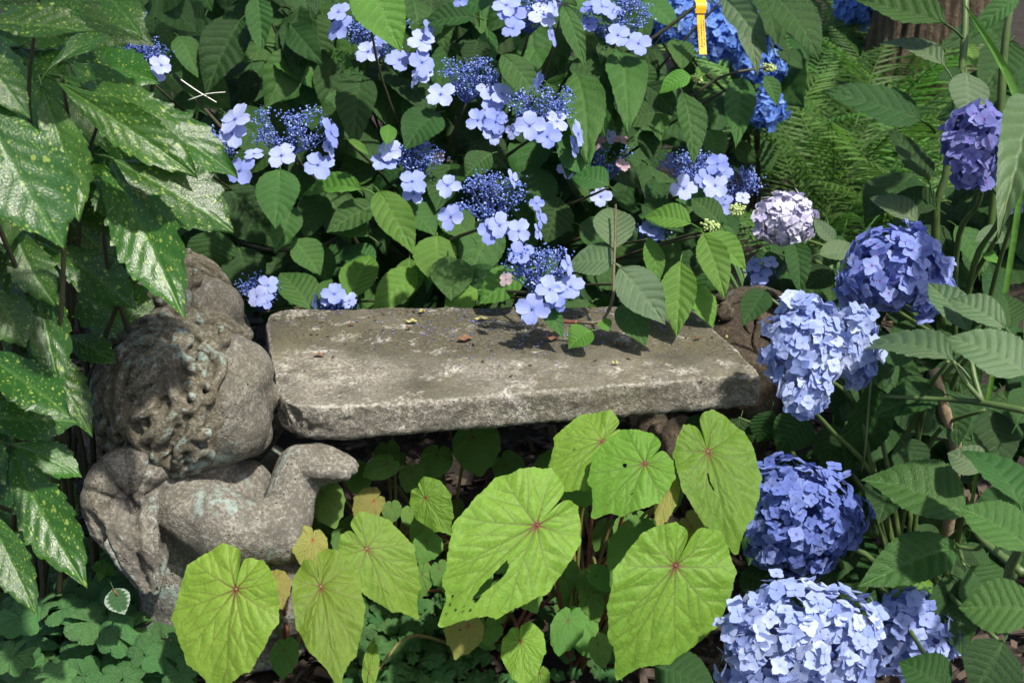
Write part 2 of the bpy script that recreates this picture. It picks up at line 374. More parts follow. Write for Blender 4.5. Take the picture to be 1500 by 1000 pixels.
def pinnate(nu, nv, prof, teeth=0, tamp=0.0, nveins=7, lean=.22, relief=.012, fold=.12, droop=.15, wavy=.02, seed=0, pet=.2, vw=.07, curl=0.0, quilt=1.0, tooth_from=.05, epow=5):
    g = np.random.default_rng(seed)
    u = np.linspace(0, 1, nu)**.96; s = np.linspace(-1, 1, nv)
    U, S = np.meshgrid(u, s, indexing='ij')
    wu = np.interp(u, prof[0], prof[1]); wu = np.convolve(np.pad(wu, 3, 'edge'), np.ones(7)/7, 'valid'); wu[0] = 0.004; wu[-1] = 0.0
    W = wu[:, None]*np.ones_like(S)
    asym = 1+.05*g.standard_normal()*np.sign(S)
    X = S*W*asym; Y = U.copy()
    if teeth:
        ph = (u*teeth) % 1.0; saw = ph*(u > tooth_from)*(u < .985)
        amp = tamp*(.6+.4*g.random(nu))
        e = np.abs(S)**epow
        X = X + np.sign(S)*e*(saw*amp*np.minimum(1, wu*3))[:, None]; Y = Y + e*(tamp*.10*(saw-.5))[:, None]*(u > tooth_from)[:, None]
    phase = (U - lean*np.abs(S)**1.25*(1-.45*U))*nveins + .3 + .18*np.sign(S) + .16*np.sin(U*5.3+seed*1.7+np.sign(S))
    dist = np.abs(phase-np.round(phase))
    side = np.exp(-(dist/vw)**2)*(1-.65*np.abs(S))*(U > .02)
    mid = np.exp(-(X/.014)**2)*(1 if nv > 19 else .5)
    vein = np.clip(np.maximum(mid, side*.75), 0, 1)
    pillow = np.sin(np.pi*np.clip(dist*2, 0, 1)*.5)
    Z = fold*np.abs(X)*(1-curl*np.abs(S)) - droop*U**2 + relief*quilt*pillow*np.minimum(1, wu*4)[:, None]*(1-mid) - relief*.8*mid
    f1, f2 = g.random(2)*6
    Z += wavy*np.abs(S)**2*np.sin(U*9+f1+S*2) + wavy*.8*np.sin(U*4+f2)*U
    X += .03*np.sin(U*3+f1)*U*g.standard_normal()
    V = np.stack([X, Y, Z], -1).reshape(-1, 3)
    co = np.stack([X, Y, X*0+seed*.37], -1).reshape(-1, 3)
    t = finish(V, grid_faces(nu, nv), vein.ravel(), co, dict(rim=np.clip(4.0*(np.maximum(np.abs(S), (U-.35)*1.5)-.68+.12*np.sin(U*44)*np.abs(S)), 0, 1).ravel()))
    sc = 1.0/max(1e-3, (V[:, 0].max()-V[:, 0].min()))
    t['V'][:, 0] *= sc                                     # unit width, unit length
    if pet: add_petiole(t, pet, .014, .5, 0, 1.0)
    return t
HP = ([0, .06, .18, .34, .5, .66, .8, .9, .96, 1], [.01, .10, .25, .36, .385, .33, .215, .11, .045, 0])
HP2 = ([0, .05, .15, .3, .45, .62, .78, .9, .97, 1], [.01, .14, .31, .41, .42, .36, .24, .11, .035, 0])
AP = ([0, .08, .25, .45, .6, .74, .86, .93, 1], [.01, .06, .17, .255, .28, .25, .15, .065, 0])
HYD = [pinnate(84, 22, HP if i % 2 else HP2, 24, .032, 8, .26, .016, .10+.08*(i % 3), .12+.1*(i % 4), .02, i) for i in range(7)]
HYD_LO = [pinnate(40, 17, HP if i % 2 else HP2, 14, .025, 7, .26, .014, .12, .2, .025, 20+i) for i in range(5)]
def aucuba_prof(seed):
    return AP
AUC = [pinnate(100, 22, AP, 9, .072, 8, .35, .010, .13, .10+.12*(i % 3), .025, 40+i, .12, .05, 0, .6, .40, 3.2) for i in range(6)]
BROAD = [pinnate(70, 22, HP2, 20, .02, 8, .24, .02, .10, .15, .03, 60+i) for i in range(3)]

def inpoly(x, y, poly):
    c = np.zeros(x.shape, bool); n = len(poly)
    for i in range(n):
        x1, y1 = poly[i]; x2, y2 = poly[(i+1) % n]
        t = ((y1 > y) != (y2 > y)) & (x < (x2-x1)*(y-y1)/((y2-y1) or 1e-9)+x1)
        c ^= t
    return c
def begonia(seed, nr=84, na=420, la=1.12, ra=.95, cup=.06, holes=(), pet=.9, teeth=1.0):
    g = np.random.default_rng(seed)
    ang = np.array([0, 5, 12, 24, 42, 65, 90, 115, 140, 158, 168, 174, 178, 180])
    big = np.array([1, .925, .855, .80, .765, .725, .665, .585, .505, .435, .39, .345, .25, .03]); small = np.array([1, .92, .84, .77, .69, .595, .505, .435, .38, .34, .315, .285, .21, .03])
    a = np.linspace(-179.9, 179.9, na)
    rb, rs = np.interp(np.abs(a), ang, big), np.interp(np.abs(a), ang, small); r = np.where((a > 0) == (ra > la), rb, rs); k = np.ones(7)/7
    r2 = np.convolve(np.pad(r, 3, 'edge'), k, 'valid'); r = np.where(np.abs(a) < 172, r2, r)
    r[0] = r[-1] = .05
    mains = [0, 27, -29, 60, -64, 101, -105, 144, -146]
    mains = [m+g.normal()*3 for m in mains]
    # margin: small points at the vein ends and fine teeth
    tn = np.zeros(na)
    for m in mains: tn += .05*np.exp(-((a-m)/5)**2)
    tn += .014*teeth*(((a*.17+g.random()) % 1.0)-.5) + .008*np.interp(a, np.linspace(-180, 180, 60), g.standard_normal(60))
    r *= 1+tn*(np.abs(a) < 170)
    fr = np.linspace(0, 1, nr)**.9
    A, Fr = np.meshgrid(np.radians(a), fr, indexing='xy')
    X = np.sin(A)*r[None, :]*Fr; Y = np.cos(A)*r[None, :]*Fr
    rad = np.hypot(X, Y)
    segs = []
    for i, m in enumerate(mains):
        L = np.interp(m, a, r); mr = math.radians(m); bend = (.12*np.sign(m) if m else .03)
        pts = []
        for t in np.linspace(0, .97, 9):
            th = mr+bend*t*t; pts.append((math.sin(th)*L*t, math.cos(th)*L*t))
        wd = .0125 if i == 0 else .0105 if i < 5 else .009
        for j in range(8): segs.append((pts[j], pts[j+1], wd*(1-.06*j), 1-.06*j))
        for t, sg in ((.34, 1), (.46, -1), (.58, 1), (.70, -1), (.8, 1)):
            if L < .55 and t > .6: continue
            j = int(t*8); p = np.array(pts[j]); d = np.array(pts[j+1])-p; d /= np.linalg.norm(d)
            th = sg*math.radians(36+g.normal()*4); d2 = np.array([d[0]*math.cos(th)+d[1]*math.sin(th), -d[0]*math.sin(th)+d[1]*math.cos(th)])
            ln = L*(1-t)*.75+.06
            q = p+d2*ln*.55; q2 = q+(d2*.8+d*.2)*ln*.45
            segs += [(p, q, .0075, .75), (q, q2, .006, .6)]
    vein = np.zeros_like(X); valley = np.zeros_like(X)
    for p, q, wd, st in segs:
        px, py = p; dx, dy = q[0]-px, q[1]-py; L2 = dx*dx+dy*dy+1e-12
        t = np.clip(((X-px)*dx+(Y-py)*dy)/L2, 0, 1); dd = np.hypot(X-px-t*dx, Y-py-t*dy)
        vein = np.maximum(vein, st*np.exp(-(dd/wd)**2)); valley = np.maximum(valley, st*np.exp(-(dd/.035)**2))
    f1, f2, f3 = g.random(3)*6
    Z = cup*rad - .24*np.clip(Y, 0, 1)**2*(1+.4*g.random()) - .014*valley - .08*np.clip(-Y, 0, 1)**2
    Z += .02*Fr**2*np.sin(A*5+f1) + .012*Fr*np.sin(A*9+f2) + .006*np.sin(X*22+f3)*np.sin(Y*19+f1)*Fr
    Z -= .10*X*X*1.6
    red = np.clip(1.0*np.exp(-(rad/.026)**2) + vein*np.exp(-(rad/.12)**2)*.8, 0, 1)
    V = np.stack([X, Y, Z], -1).reshape(-1, 3)
    F = grid_faces(nr, na)
    cx, cy = V[F].mean(1)[:, 0], V[F].mean(1)[:, 1]
    keep = np.ones(len(F), bool)
    for h in holes: keep &= ~inpoly(cx, cy, h)
    F = F[keep][:, ::-1]
    co = np.stack([X, Y, X*0+seed*.77], -1).reshape(-1, 3)
    t = finish(V, F, vein.ravel(), co, dict(red=red.ravel(), rim=(Fr**12).ravel()))
    t['w'] = V[:, 0].max()-V[:, 0].min()
    return t
def blob(cx, cy, rx, ry, n=9, seed=0):
    g = np.random.default_rng(seed); th = np.linspace(0, 2*np.pi, n, endpoint=False)
    return [(cx+rx*math.cos(q)*(.7+.5*g.random()), cy+ry*math.sin(q)*(.7+.5*g.random())) for q in th]
hole4 = [(-.025, .36), (-.085, .38), (-.12, .46), (-.10, .56), (-.075, .66), (-.10, .73), (-.035, .74), (-.012, .62), (-.02, .5)]
specks4 = [blob(*c, 7, i) for i, c in enumerate([(.14, .80, .012, .016), (.10, .86, .014, .012), (.02, .86, .016, .012), (-.05, .84, .012, .014), (.2, .72, .01, .012), (.06, .92, .012, .01), (-.10, .80, .01, .016), (.16, .9, .01, .012), (-.02, .80, .008, .012)])]
BEG = [begonia(100, la=.9, ra=1.1), begonia(101, la=1.1, ra=.9), begonia(102, la=1.2, ra=.92), begonia(103, la=1.05, ra=1.15, holes=[hole4]+specks4),
       begonia(104, la=.9, ra=1.1, holes=[blob(.25, .35, .012, .02, 7, 3)]), begonia(105, la=.95, ra=1.12, holes=[blob(.18, .22, .03, .035, 9, 4), blob(-.2, .45, .01, .03, 7, 5)]),
       begonia(106, la=1.18, ra=.92, holes=[[(.10, .22), (.125, .23), (.14, .32), (.10, .40), (.085, .39), (.115, .31)]]), begonia(107, la=1.1, ra=.9, holes=[blob(.02, .38, .01, .014, 7, 8)])]
BEG_LO = [begonia(120+i, 20, 110, la=1+.1*(i % 3), ra=1.0) for i in range(3)]

def scallop(seed, nl=7, nr=14, na=96, small=False):
    """rounded, lobed ground-cover leaf, attachment at the origin"""
    g = np.random.default_rng(seed)
    a = np.linspace(-168, 168, na); r = .5*(1+.0*a)
    r = r*(.72+.28*np.abs(np.cos(np.radians(a)*nl/2*.95+.1)))*(1+.05*np.interp(a, np.linspace(-168, 168, 12), g.standard_normal(12)))
    r *= 1+.03*np.abs(np.sin(np.radians(a)*16))
    fr = np.linspace(0, 1, nr)
    A, Fr = np.meshgrid(np.radians(a), fr, indexing='xy')
    X = np.sin(A)*r*Fr; Y = np.cos(A)*r*Fr
    vein = np.exp(-((((A*nl/(2*np.pi))+.5) % 1-.5)*Fr/.06)**2)*.6*(1-Fr*.4)
    Z = .05*Fr-.12*Fr**3 - .02*vein + .02*np.sin(A*nl)*Fr + .014*np.sin(X*60+seed)*np.sin(Y*55)*(Fr > .1)
    V = np.stack([X, Y, Z], -1).reshape(-1, 3)
    return finish(V, grid_faces(nr, na)[:, ::-1], vein.ravel(), np.stack([X, Y, X*0+seed], -1).reshape(-1, 3), dict(rim=(Fr**4).ravel()))
GC = [scallop(i, 5 if i % 2 else 7) for i in range(4)]

def frond(seed, n=24):
    g = np.random.default_rng(seed); b = Bag(); cols = []
    ys = np.linspace(.12, .985, n)
    def bend(y, x): return -.42*y**2.2*1.0 + .30*y - .10*abs(x)
    for y in ys:
        L = .30*math.sin(min(1, (y-.02)*1.9)*math.pi/2)*(1-y)**.75*1.35+.012
        for sgn in (-1, 1):
            ang = math.radians(24+18*y+g.normal()*5); dx, dy = math.cos(ang)*sgn, math.sin(ang); m = 14; dr = g.uniform(.10, .35)
            px_, py_ = -dy*sgn, dx*sgn; vs = []
            for j in range(m):
                t = j/(m-1); hw = .0175*(1-y*.45)*math.sin(math.pi*min(1, .12+t*.88))**.7*(1.0 if j % 2 else .55)*(1-.55*t)
                cx, cy = dx*L*t, y+dy*L*t; z = bend(cy, cx)-dr*t*t*L
                vs += [(cx-px_*hw, cy-py_*hw, z-.003), (cx, cy, z+.002), (cx+px_*hw, cy+py_*hw, z-.003)]
            b.add(vs, np.array([[3*j+k, 3*j+k+1, 3*j+k+4, 3*j+k+3] for j in range(m-1) for k in (0, 1)]))
    V = np.vstack(b.V); F = np.concatenate(b.F[4])
    t = finish(V, F, np.zeros(len(V)), np.stack([V[:, 0], V[:, 1], V[:, 2]*0+seed], -1))
    rv, rf = tube([(0, y, bend(y, 0)) for y in np.linspace(0, 1, 6)], .006, .002, 12, 4)
    k = len(t['V']); t['V'] = np.vstack([t['V'], rv]); t['F'] += [f+k for f in rf]; m = len(rv)
    for q in t['A']:
        t['A'][q] = np.concatenate([t['A'][q], np.zeros((m, 3)) if q == 'co' else np.full(m, .8 if q == 'vein' else 0.)])
    return t
FROND = [frond(i) for i in range(4)]

def tmesh(t, name, mat): return mesh(name, t['V'], t['F'], mat, t['A'])
ME_HYD = [tmesh(t, 'hydrangea_leaf', M_HYD_M) for t in HYD]
ME_AUC = [tmesh(t, 'aucuba_leaf', M_AUC) for t in AUC]
ME_BEG = [tmesh(t, 'begonia_leaf', M_BEG) for t in BEG]
ME_BEGL = [tmesh(t, 'begonia_leaf', M_BEG_D) for t in BEG_LO]
ME_FROND = [tmesh(t, 'fern_frond', M_FERN) for t in FROND]

def leaf_matrix(bx, by, tx, ty, wpx, d, up=.7, jit=.16, N=None, tw=1.0, g=None):
    """matrix of a leaf whose base and tip are seen at two pixels, lying in a plane through the base"""
    g = g or rng
    if N is None:
        N = (-FW)*.65 + Vector((0, 0, up)) + Vector(g.normal(0, jit, 3))
    N = Vector(N).normalized()
    B = P(bx, by, d); r = ray(tx, ty)
    while -r.normalized().dot(N) < .42: N = (N-FW*.25).normalized()      # never edge-on to its own outline
    dn = r.dot(N)
    T = CAM + r*((B-CAM).dot(N)/dn)
    Y = T-B; L = Y.length; Y = Y/L
    Z = (N-Y*N.dot(Y)).normalized(); X = Y.cross(Z)
    # visible width -> real width
    ax = Vector((X.dot(RT), X.dot(UP))); ay = Vector((Y.dot(RT), Y.dot(UP))); ay = ay/max(ay.length, .05)
    vis = abs(ax.x*ay.y-ax.y*ay.x)
    W = wpx*d/FPX/max(vis, .45)/tw
    M = Matrix(((X.x*W, Y.x*L, Z.x*L, B.x), (X.y*W, Y.y*L, Z.y*L, B.y), (X.z*W, Y.z*L, Z.z*L, B.z), (0, 0, 0, 1)))
    return M
def merged(name, items, mat, parent=None):
    b = Bag()
    for t, M in items:
        A = dict(t['A']); A['tone'] = np.full(len(t['V']), rng.random())
        b.add(xf(t['V'], M), t['F'], A)
    return place(name, b.mesh(name, mat), None, parent)
def stems(name, lst, mat, parent):
    b = Bag()
    for pts, r0, r1 in lst:
        v, f = tube(pts, r0, r1, 16, 6, .06); b.add(v, f)
    return place(name, b.mesh(name, mat), None, parent)

# ------------------------------------------------------------------ the setting
def ground():
    n = 120
    x = np.sinh(np.linspace(-4.6, 4.6, n))*1.2; y = np.sinh(np.linspace(-4.6, 4.6, n))*1.2+2.2
    X, Y = np.meshgrid(x, y, indexing='ij')
    Z = np.array([mnoise.noise(Vector((a*2.2, b*2.2, 0)))*.018 + mnoise.noise(Vector((a*9, b*9, 3)))*.006 for a, b in zip(X.ravel(), Y.ravel())])
    Z = np.where(np.hypot(X.ravel(), Y.ravel()-2.2) < 8, Z, 0)-.012
    me = mesh('ground', np.stack([X.ravel(), Y.ravel(), Z], -1), grid_faces(n, n)[:, ::-1], M_SOIL)
    tag(place('ground', me), kind='structure')
ground()

def mulch():
    b = Bag(); cube = np.array([[-1, -1, -1], [1, -1, -1], [1, 1, -1], [-1, 1, -1], [-1, -1, 1], [1, -1, 1], [1, 1, 1], [-1, 1, 1]], float)
    fc = np.array([[0, 3, 2, 1], [4, 5, 6, 7], [0, 1, 5, 4], [1, 2, 6, 5], [2, 3, 7, 6], [3, 0, 4, 7]])
    for i in range(5600):
        if i < 4300: x, y = rng.uniform(-1.0, .9), rng.uniform(1.75, 3.4)
        else: x, y = rng.uniform(-2.4, 2.4), rng.uniform(3, 6.5)
        l = .004+.022*rng.random()**2.2; M = Matrix.Translation((x, y, rng.uniform(-.004, .012))) @ Matrix.Rotation(rng.uniform(0, 6.3), 4, 'Z') @ Matrix.Rotation(rng.normal(0, .35), 4, 'X') @ Matrix.Rotation(rng.normal(0, .35), 4, 'Y')
        v = cube*np.array([l, l*rng.uniform(.25, .5), .0018])+rng.normal(0, .0022, (8, 3))*np.array([1, 1, .5])
        b.add(xf(v, M), fc, dict(tone=np.full(8, rng.random())))
    o = place('wood_mulch', b.mesh('wood_mulch', M_CHIP, False)); tag(o, 'brown wood chip mulch lying on the soil around the bench', 'mulch', kind='stuff')
mulch()

# ------------------------------------------------------------------ stone bench slab and cherubs
def remesh(V, F, voxel, smooth, name, mat):
    me = mesh('tmp', V, F); o = bpy.data.objects.new('tmp', me); COL.objects.link(o)
    m = o.modifiers.new('r', 'REMESH'); m.mode = 'VOXEL'; m.voxel_size = voxel; m.use_smooth_shade = True
    s = o.modifiers.new('s', 'SMOOTH'); s.factor = .5; s.iterations = smooth
    dg = bpy.context.evaluated_depsgraph_get(); out = bpy.data.meshes.new_from_object(o.evaluated_get(dg))
    bpy.data.objects.remove(o); bpy.data.meshes.remove(me)
    out.name = name; out.materials.clear(); out.materials.append(mat)
    out.polygons.foreach_set('use_smooth', np.ones(len(out.polygons), bool))
    return out
def getv(me):
    v = np.empty(len(me.vertices)*3, np.float32); me.vertices.foreach_get('co', v); return v.reshape(-1, 3).astype(float)
def getn(me):
    v = np.empty(len(me.vertices)*3, np.float32); me.vertices.foreach_get('normal', v); return v.reshape(-1, 3).astype(float)

ZT, ZB = .430, .378
def on_top(u, v, z=ZT):
    r = ray(u, v); t = (z-CAM.z)/r.z; q = CAM+r*t; return q
def bench():
    corners = [on_top(408, 604), on_top(1118, 548), on_top(1010, 446), on_top(385, 452)]
    rad = [.07, .010, .016, .05]
    out = []
    for i, c in enumerate(corners):
        p, nx = corners[i-1], corners[(i+1) % 4]
        a = (p-c).normalized(); b = (nx-c).normalized()
        s0, s1 = c+a*rad[i]*1.25, c+b*rad[i]*1.25
        for t in np.linspace(0, 1, 9).tolist(): out.append((1-t)**2*s0+2*t*(1-t)*c+t*t*s1)
    n = len(out); base = Vector(sum((Vector(q) for q in out), Vector())/n); base.z = ZB
    O = np.array([[q.x-base.x, q.y-base.y] for q in out])
    V = []; prof = [(.985, 0), (1., .006), (1., ZT-ZB-.005), (.994, ZT-ZB)]
    for s, z in prof: V += [(x*s, y*(s if s == 1 else s-.01), z) for x, y in O]
    F = [grid_faces(len(prof), n, True)]
    V += [(0, 0, 0), (0, 0, ZT-ZB)]; k = len(prof)*n; j = np.arange(n)
    F.append(np.vstack([np.stack([(j+1) % n, j, np.full(n, k)], -1), np.stack([3*n+j, 3*n+(j+1) % n, np.full(n, k+1)], -1)]))
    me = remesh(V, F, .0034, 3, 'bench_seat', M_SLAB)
    v = getv(me); nn = getn(me); st = np.zeros(len(v))
    fl = O[0:9].mean(0)
    for i in range(len(v)):
        q = Vector(v[i])
        dz = mnoise.fractal(q*16, .8, 2.2, 4)*.0022 + mnoise.fractal(q*70, .8, 2.1, 3)*.0010
        side = 1-abs(nn[i][2])
        dcor = math.hypot(q.x-fl[0], q.y-fl[1])
        chip = max(0, 1-dcor/.16)*side*(1 if q.z > .012 else .3)
        dz -= chip*abs(mnoise.fractal(q*28+Vector((5, 1, 2)), .8, 2.1, 4))*.012
        if .025 < q.z: dz -= side*nn[i][2]*.004*abs(mnoise.noise(q*40)) if nn[i][2] > .1 else 0
        v[i] += nn[i]*dz
        # darker tone over the back and the right of the seat, ragged towards the front left
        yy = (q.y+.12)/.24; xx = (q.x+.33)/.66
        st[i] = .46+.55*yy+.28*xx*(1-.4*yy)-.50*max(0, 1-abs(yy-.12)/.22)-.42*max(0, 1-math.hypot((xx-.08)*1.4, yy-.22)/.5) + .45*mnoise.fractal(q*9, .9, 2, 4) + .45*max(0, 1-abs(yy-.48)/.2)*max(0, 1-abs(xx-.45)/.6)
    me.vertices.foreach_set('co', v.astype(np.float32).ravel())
    at = me.attributes.new('dark_area', 'FLOAT', 'POINT'); at.data.foreach_set('value', st.astype(np.float32)); me.update()
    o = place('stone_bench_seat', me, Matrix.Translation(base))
    tag(o, 'weathered grey stone bench seat slab with dark mottled patches and chipped rounded edges', 'bench')
    return o
SEAT = bench()

class Soup(Bag):
    def ell(s, c, r, rot=None, sub=3):
        V, F = ICO3 if sub == 3 else ICO2
        M = Matrix.Translation(Vector(c)) @ (rot.to_4x4() if rot else Matrix.Identity(4)) @ Matrix.Diagonal((*r, 1)) if not isinstance(r, float) else Matrix.Translation(Vector(c)) @ Matrix.Diagonal((r, r, r, 1))
        s.add(xf(V, M), F)
    def limb(s, pts, rs, n=24):
        c = spline(pts, n); rr = np.interp(np.linspace(0, 1, n), np.linspace(0, 1, len(rs)), rs)
        for q, r in zip(c, rr): s.ell(q, float(r), sub=2)
    def pipe(s, pts, r0, r1, n=14): 
        v, f = tube(pts, r0, r1, n, 7); s.add(v, f)
    def remesh(s, vox, sm, name, mat):
        return remesh(np.concatenate(s.V), [np.concatenate(f) for f in s.F.values()], vox, sm, name, mat)

def roughen(me, amp, scale):
    v = getv(me); nn = getn(me)
    for i in range(len(v)):
        q = Vector(v[i]); v[i] += nn[i]*(mnoise.fractal(q*scale, .9, 2.1, 3)*amp)
    me.vertices.foreach_set('co', v.astype(np.float32).ravel()); me.update()

def cherub():
    D = 2.12
    base = P(290, 585, D); base.z = 0
    def L(u, v, d=D): return P(u, v, d)-base
    hc = L(285, 582)                              # head centre
    t = thing('cherub_statue', 'curly haired stone cherub holding up the near left corner of the bench seat', 'statue', base, 'stone cherubs carrying the bench seat')
    g = np.random.default_rng(3)
    # --- body: one continuous surface: face, neck, torso, arms, hand, folded legs, plinth
    b = Soup()
    b.ell(hc+Vector((.012, .0, .0)), (.098, .104, .104))
    b.ell(hc+Vector((.052, -.028, -.022)), (.056, .058, .058))     # near cheek
    b.ell(hc+Vector((.055, .040, -.022)), (.054, .050, .056))      # far cheek
    b.ell(hc+Vector((.066, .004, .036)), (.045, .066, .040))       # forehead
    b.ell(hc+Vector((.070, .004, -.060)), (.034, .042, .030))      # chin
    b.ell(hc+Vector((.104, .030, -.012)), (.016, .015, .018), sub=2)  # nose
    b.ell(hc+Vector((.092, .030, -.042)), (.013, .024, .008), sub=2)  # lips
    b.ell(hc+Vector((.02, -.100, -.02)), (.018, .010, .026), sub=2)   # ear
    b.limb([hc+Vector((.0, .0, -.07)), L(285, 715, D+.03)], [.062, .066], 8)
    b.ell(L(292, 760, D+.02), (.088, .082, .070))                  # chest and shoulders
    b.ell(L(262, 738, D-.03), (.050, .048, .050))                  # near shoulder
    b.ell(L(345, 720, D+.05), (.060, .05, .050))                   # far shoulder
    b.ell(L(280, 850, D+.03), (.074, .070, .095))                   # belly and back
    b.ell(L(280, 905, D+.05), (.078, .075, .07))
    b.limb([L(262, 738, D-.035), L(330, 774, D-.06), L(400, 780, D-.035)], [.050, .054, .043], 26)   # upper arm
    b.limb([L(414, 786, D-.035), L(424, 735, D-.015), L(438, 688, D+.0)], [.040, .037, .035], 22)     # forearm
    b.limb([L(440, 684, D+.0), L(466, 680, D+.004), L(488, 682, D+.01)], [.034, .031, .025], 12)      # wrist and palm
    for k, (du, dv, dd, ln) in enumerate([(2, 16, -.030, 16), (8, 2, -.014, 24), (9, -6, .004, 26), (6, -12, .022, 22)]):
        b.limb([L(478+du, 682+dv*.7, D+dd), L(492+du+ln*.3, 681+dv*.8, D+dd), L(498+du+ln*.45, 686+dv*.7, D+dd+.004)], [.0108, .0104, .0085], 10)
    b.limb([L(446, 688, D-.022), L(466, 692, D-.036), L(484, 690, D-.034)], [.014, .012, .009], 9)     # thumb
    b.limb([L(345, 720, D+.05), L(385, 770, D+.12), L(430, 720, D+.12)], [.046, .044, .036], 20)      # far arm
    b.limb([L(430, 720, D+.12), L(455, 690, D+.12), L(480, 690, D+.12)], [.034, .030, .02], 10)
    b.limb([Vector((.02, .03, .085)), Vector((.07, .01, .10)), Vector((.115, .02, .085))], [.068, .064, .052], 18)   # thigh
    b.limb([Vector((.115, .02, .075)), Vector((.07, .02, .045)), Vector((.0, .03, .045))], [.046, .044, .034], 16)  # shin folded back
    b.limb([Vector((-.0, .10, .085)), Vector((.06, .13, .10)), Vector((.115, .13, .085))], [.068, .064, .052], 18)
    b.limb([Vector((.115, .13, .075)), Vector((.06, .13, .045)), Vector((-.03, .12, .045))], [.046, .044, .034], 16)
    b.ell(Vector((.03, .07, .012)), (.115, .12, .028))
    me = b.remesh(.0042, 5, 'cherub_body', M_CHERUB); roughen(me, .0016, 30)
    place('body', me, Matrix.Translation(base), t)
    # --- hair: a cap of wavy locks and curls
    h = Soup()
    hr = .118; h.ell(hc+Vector((-.016, .0, .006)), (.1125, .1195, .1100))
    crown = Vector((.15, -.25, 1)).normalized()
    def onhead(d, off=0): return hc+Vector((-.016, 0, .006))+Vector((d.x*(.108+off), d.y*(.115+off), d.z*(.106+off)))
    NL = 215
    for i in range(NL):
        zz = 1-2*(i+.5)/NL; th_ = i*2.39996; dct = (Vector((math.sqrt(1-zz*zz)*math.cos(th_), math.sqrt(1-zz*zz)*math.sin(th_), zz))+Vector(g.normal(0, .05, 3))).normalized()
        if dct.x > .30+.30*dct.z+.25*abs(dct.y) or dct.z < -.80: continue
        tan = (dct-crown*dct.dot(crown)); tan = (tan-dct*tan.dot(dct)).normalized(); side = dct.cross(tan)
        if tan.length < .1: continue
        if dct.z < -.25 or (dct.x > .05 and g.random() < .5):       # curls at the nape and the temples
            c0 = onhead(dct, .002); rr = g.uniform(.012, .017); ph = g.random()*6
            pts = [c0+(tan*math.cos(ph+a)+side*math.sin(ph+a))*rr*(1-.10*a)+dct*(.002+.0022*a) for a in np.linspace(0, 5.2, 9)]
            h.pipe(pts, .0095, .006, 18)
        else:
            n = 8; amp = g.uniform(.06, .16)*(1 if i % 3 else -1); ph = .6+g.random()*1.2; ln = g.uniform(.50, .85)
            pts = [onhead((dct+tan*ln*(k/(n-1)-.5)+side*amp*math.sin(ph+4.2*k/(n-1))).normalized(), .004+.006*math.sin(math.pi*k/(n-1))) for k in range(n)]
            h.pipe(pts, g.uniform(.0085, .0125), .004, 18)
    me = h.remesh(.0026, 1, 'cherub_hair', M_CHERUB_H); roughen(me, .0012, 60)
    place('hair', me, Matrix.Translation(base), t)
    # --- wing: rolled top edge and long feathers sweeping down to a point
    wg = Soup()
    d = D-.085
    A = [L(238, 702, d+.03), L(205, 684, d), L(170, 692, d-.015), L(147, 722, d-.02), L(146, 765, d-.02), L(168, 800, d-.015)]
    wg.limb(A, [.026, .030, .030, .026, .020, .014], 40)
    wg.limb([L(228, 722, d+.015), L(196, 716, d-.01), L(182, 734, d-.02), L(192, 752, d-.018)], [.014, .014, .012, .009], 18)
    for k in range(5):
        f = k/4
        s0 = L(150+74*f, 757-24*f, d-.030+.012*f)
        m = L(168+54*f, 808-20*f, d-.040+.010*f); e = L(200+30*f, 866-14*abs(f-.6), d-.012)
        wg.limb([s0, m, e], [.0095, .0098, .0045], 40)
    wg.limb([L(232, 715, d+.03), L(236, 780, d+.03), L(225, 862, d+.035)], [.024, .020, .010], 24)
    wg.limb([L(190, 730, d+.008), L(200, 785, d+.012), L(215, 850, d+.024)], [.022, .018, .010], 20)
    me = wg.remesh(.0028, 1, 'cherub_wing', M_CHERUB); roughen(me, .0014, 45)
    v = getv(me); nn = getn(me); B0 = np.array(base)-np.array(CAM)      # carve the feathers and the hollow of the curl
    w_ = v+B0; dd = w_@np.array(FW); uu = 750+FPX*(w_@np.array(RT))/dd; vv = 500-FPX*(w_@np.array(UP))/dd
    front = np.clip(-(nn@np.array(FW))*2, 0, 1); an = np.arctan2(uu-236, 905-vv)
    ridge = np.abs(np.sin(an*9.5+.012*(vv-800)))
    lay = np.clip((vv-742)/25, 0, 1)*front
    v -= nn*((1-ridge)**1.6*.0105*lay)[:, None]
    step = np.clip(np.sin((vv-.9*(uu-180)-760)/34*math.pi)*3, -1, 1)*.0022*lay; v += nn*step[:, None]
    hol = np.exp(-(((uu-192)/17)**2+((vv-735)/15)**2)**1.5)*front; v -= nn*(hol*.020)[:, None]
    rib = np.abs(np.sin(np.arctan2(vv-738, uu-195)*5.5)); v -= nn*((1-rib)**2*.006*front*np.clip((745-vv)/20, 0, 1))[:, None]
    me.vertices.foreach_set('co', v.astype(np.float32).ravel()); me.update()
    place('wing', me, Matrix.Translation(base), t)
    return t, base
CH, CHB = cherub()
def turned(M_to, ang): return Matrix.Translation(M_to) @ Matrix.Rotation(ang, 4, 'Z') @ Matrix.Translation(-CHB)
hx = P(277, 478, 2.50); c2 = copy_tree(CH, turned(Vector((hx.x-.015, hx.y, -.062)), R(-14)))
c2['label'] = 'stone cherub head behind the curly-haired one, at the far left corner of the bench seat'
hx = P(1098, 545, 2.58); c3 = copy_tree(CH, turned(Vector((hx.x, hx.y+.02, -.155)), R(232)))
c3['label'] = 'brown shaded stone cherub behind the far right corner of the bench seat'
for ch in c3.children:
    ch.material_slots[0].link = 'OBJECT'; ch.material_slots[0].material = M_CHERUB_SHADE

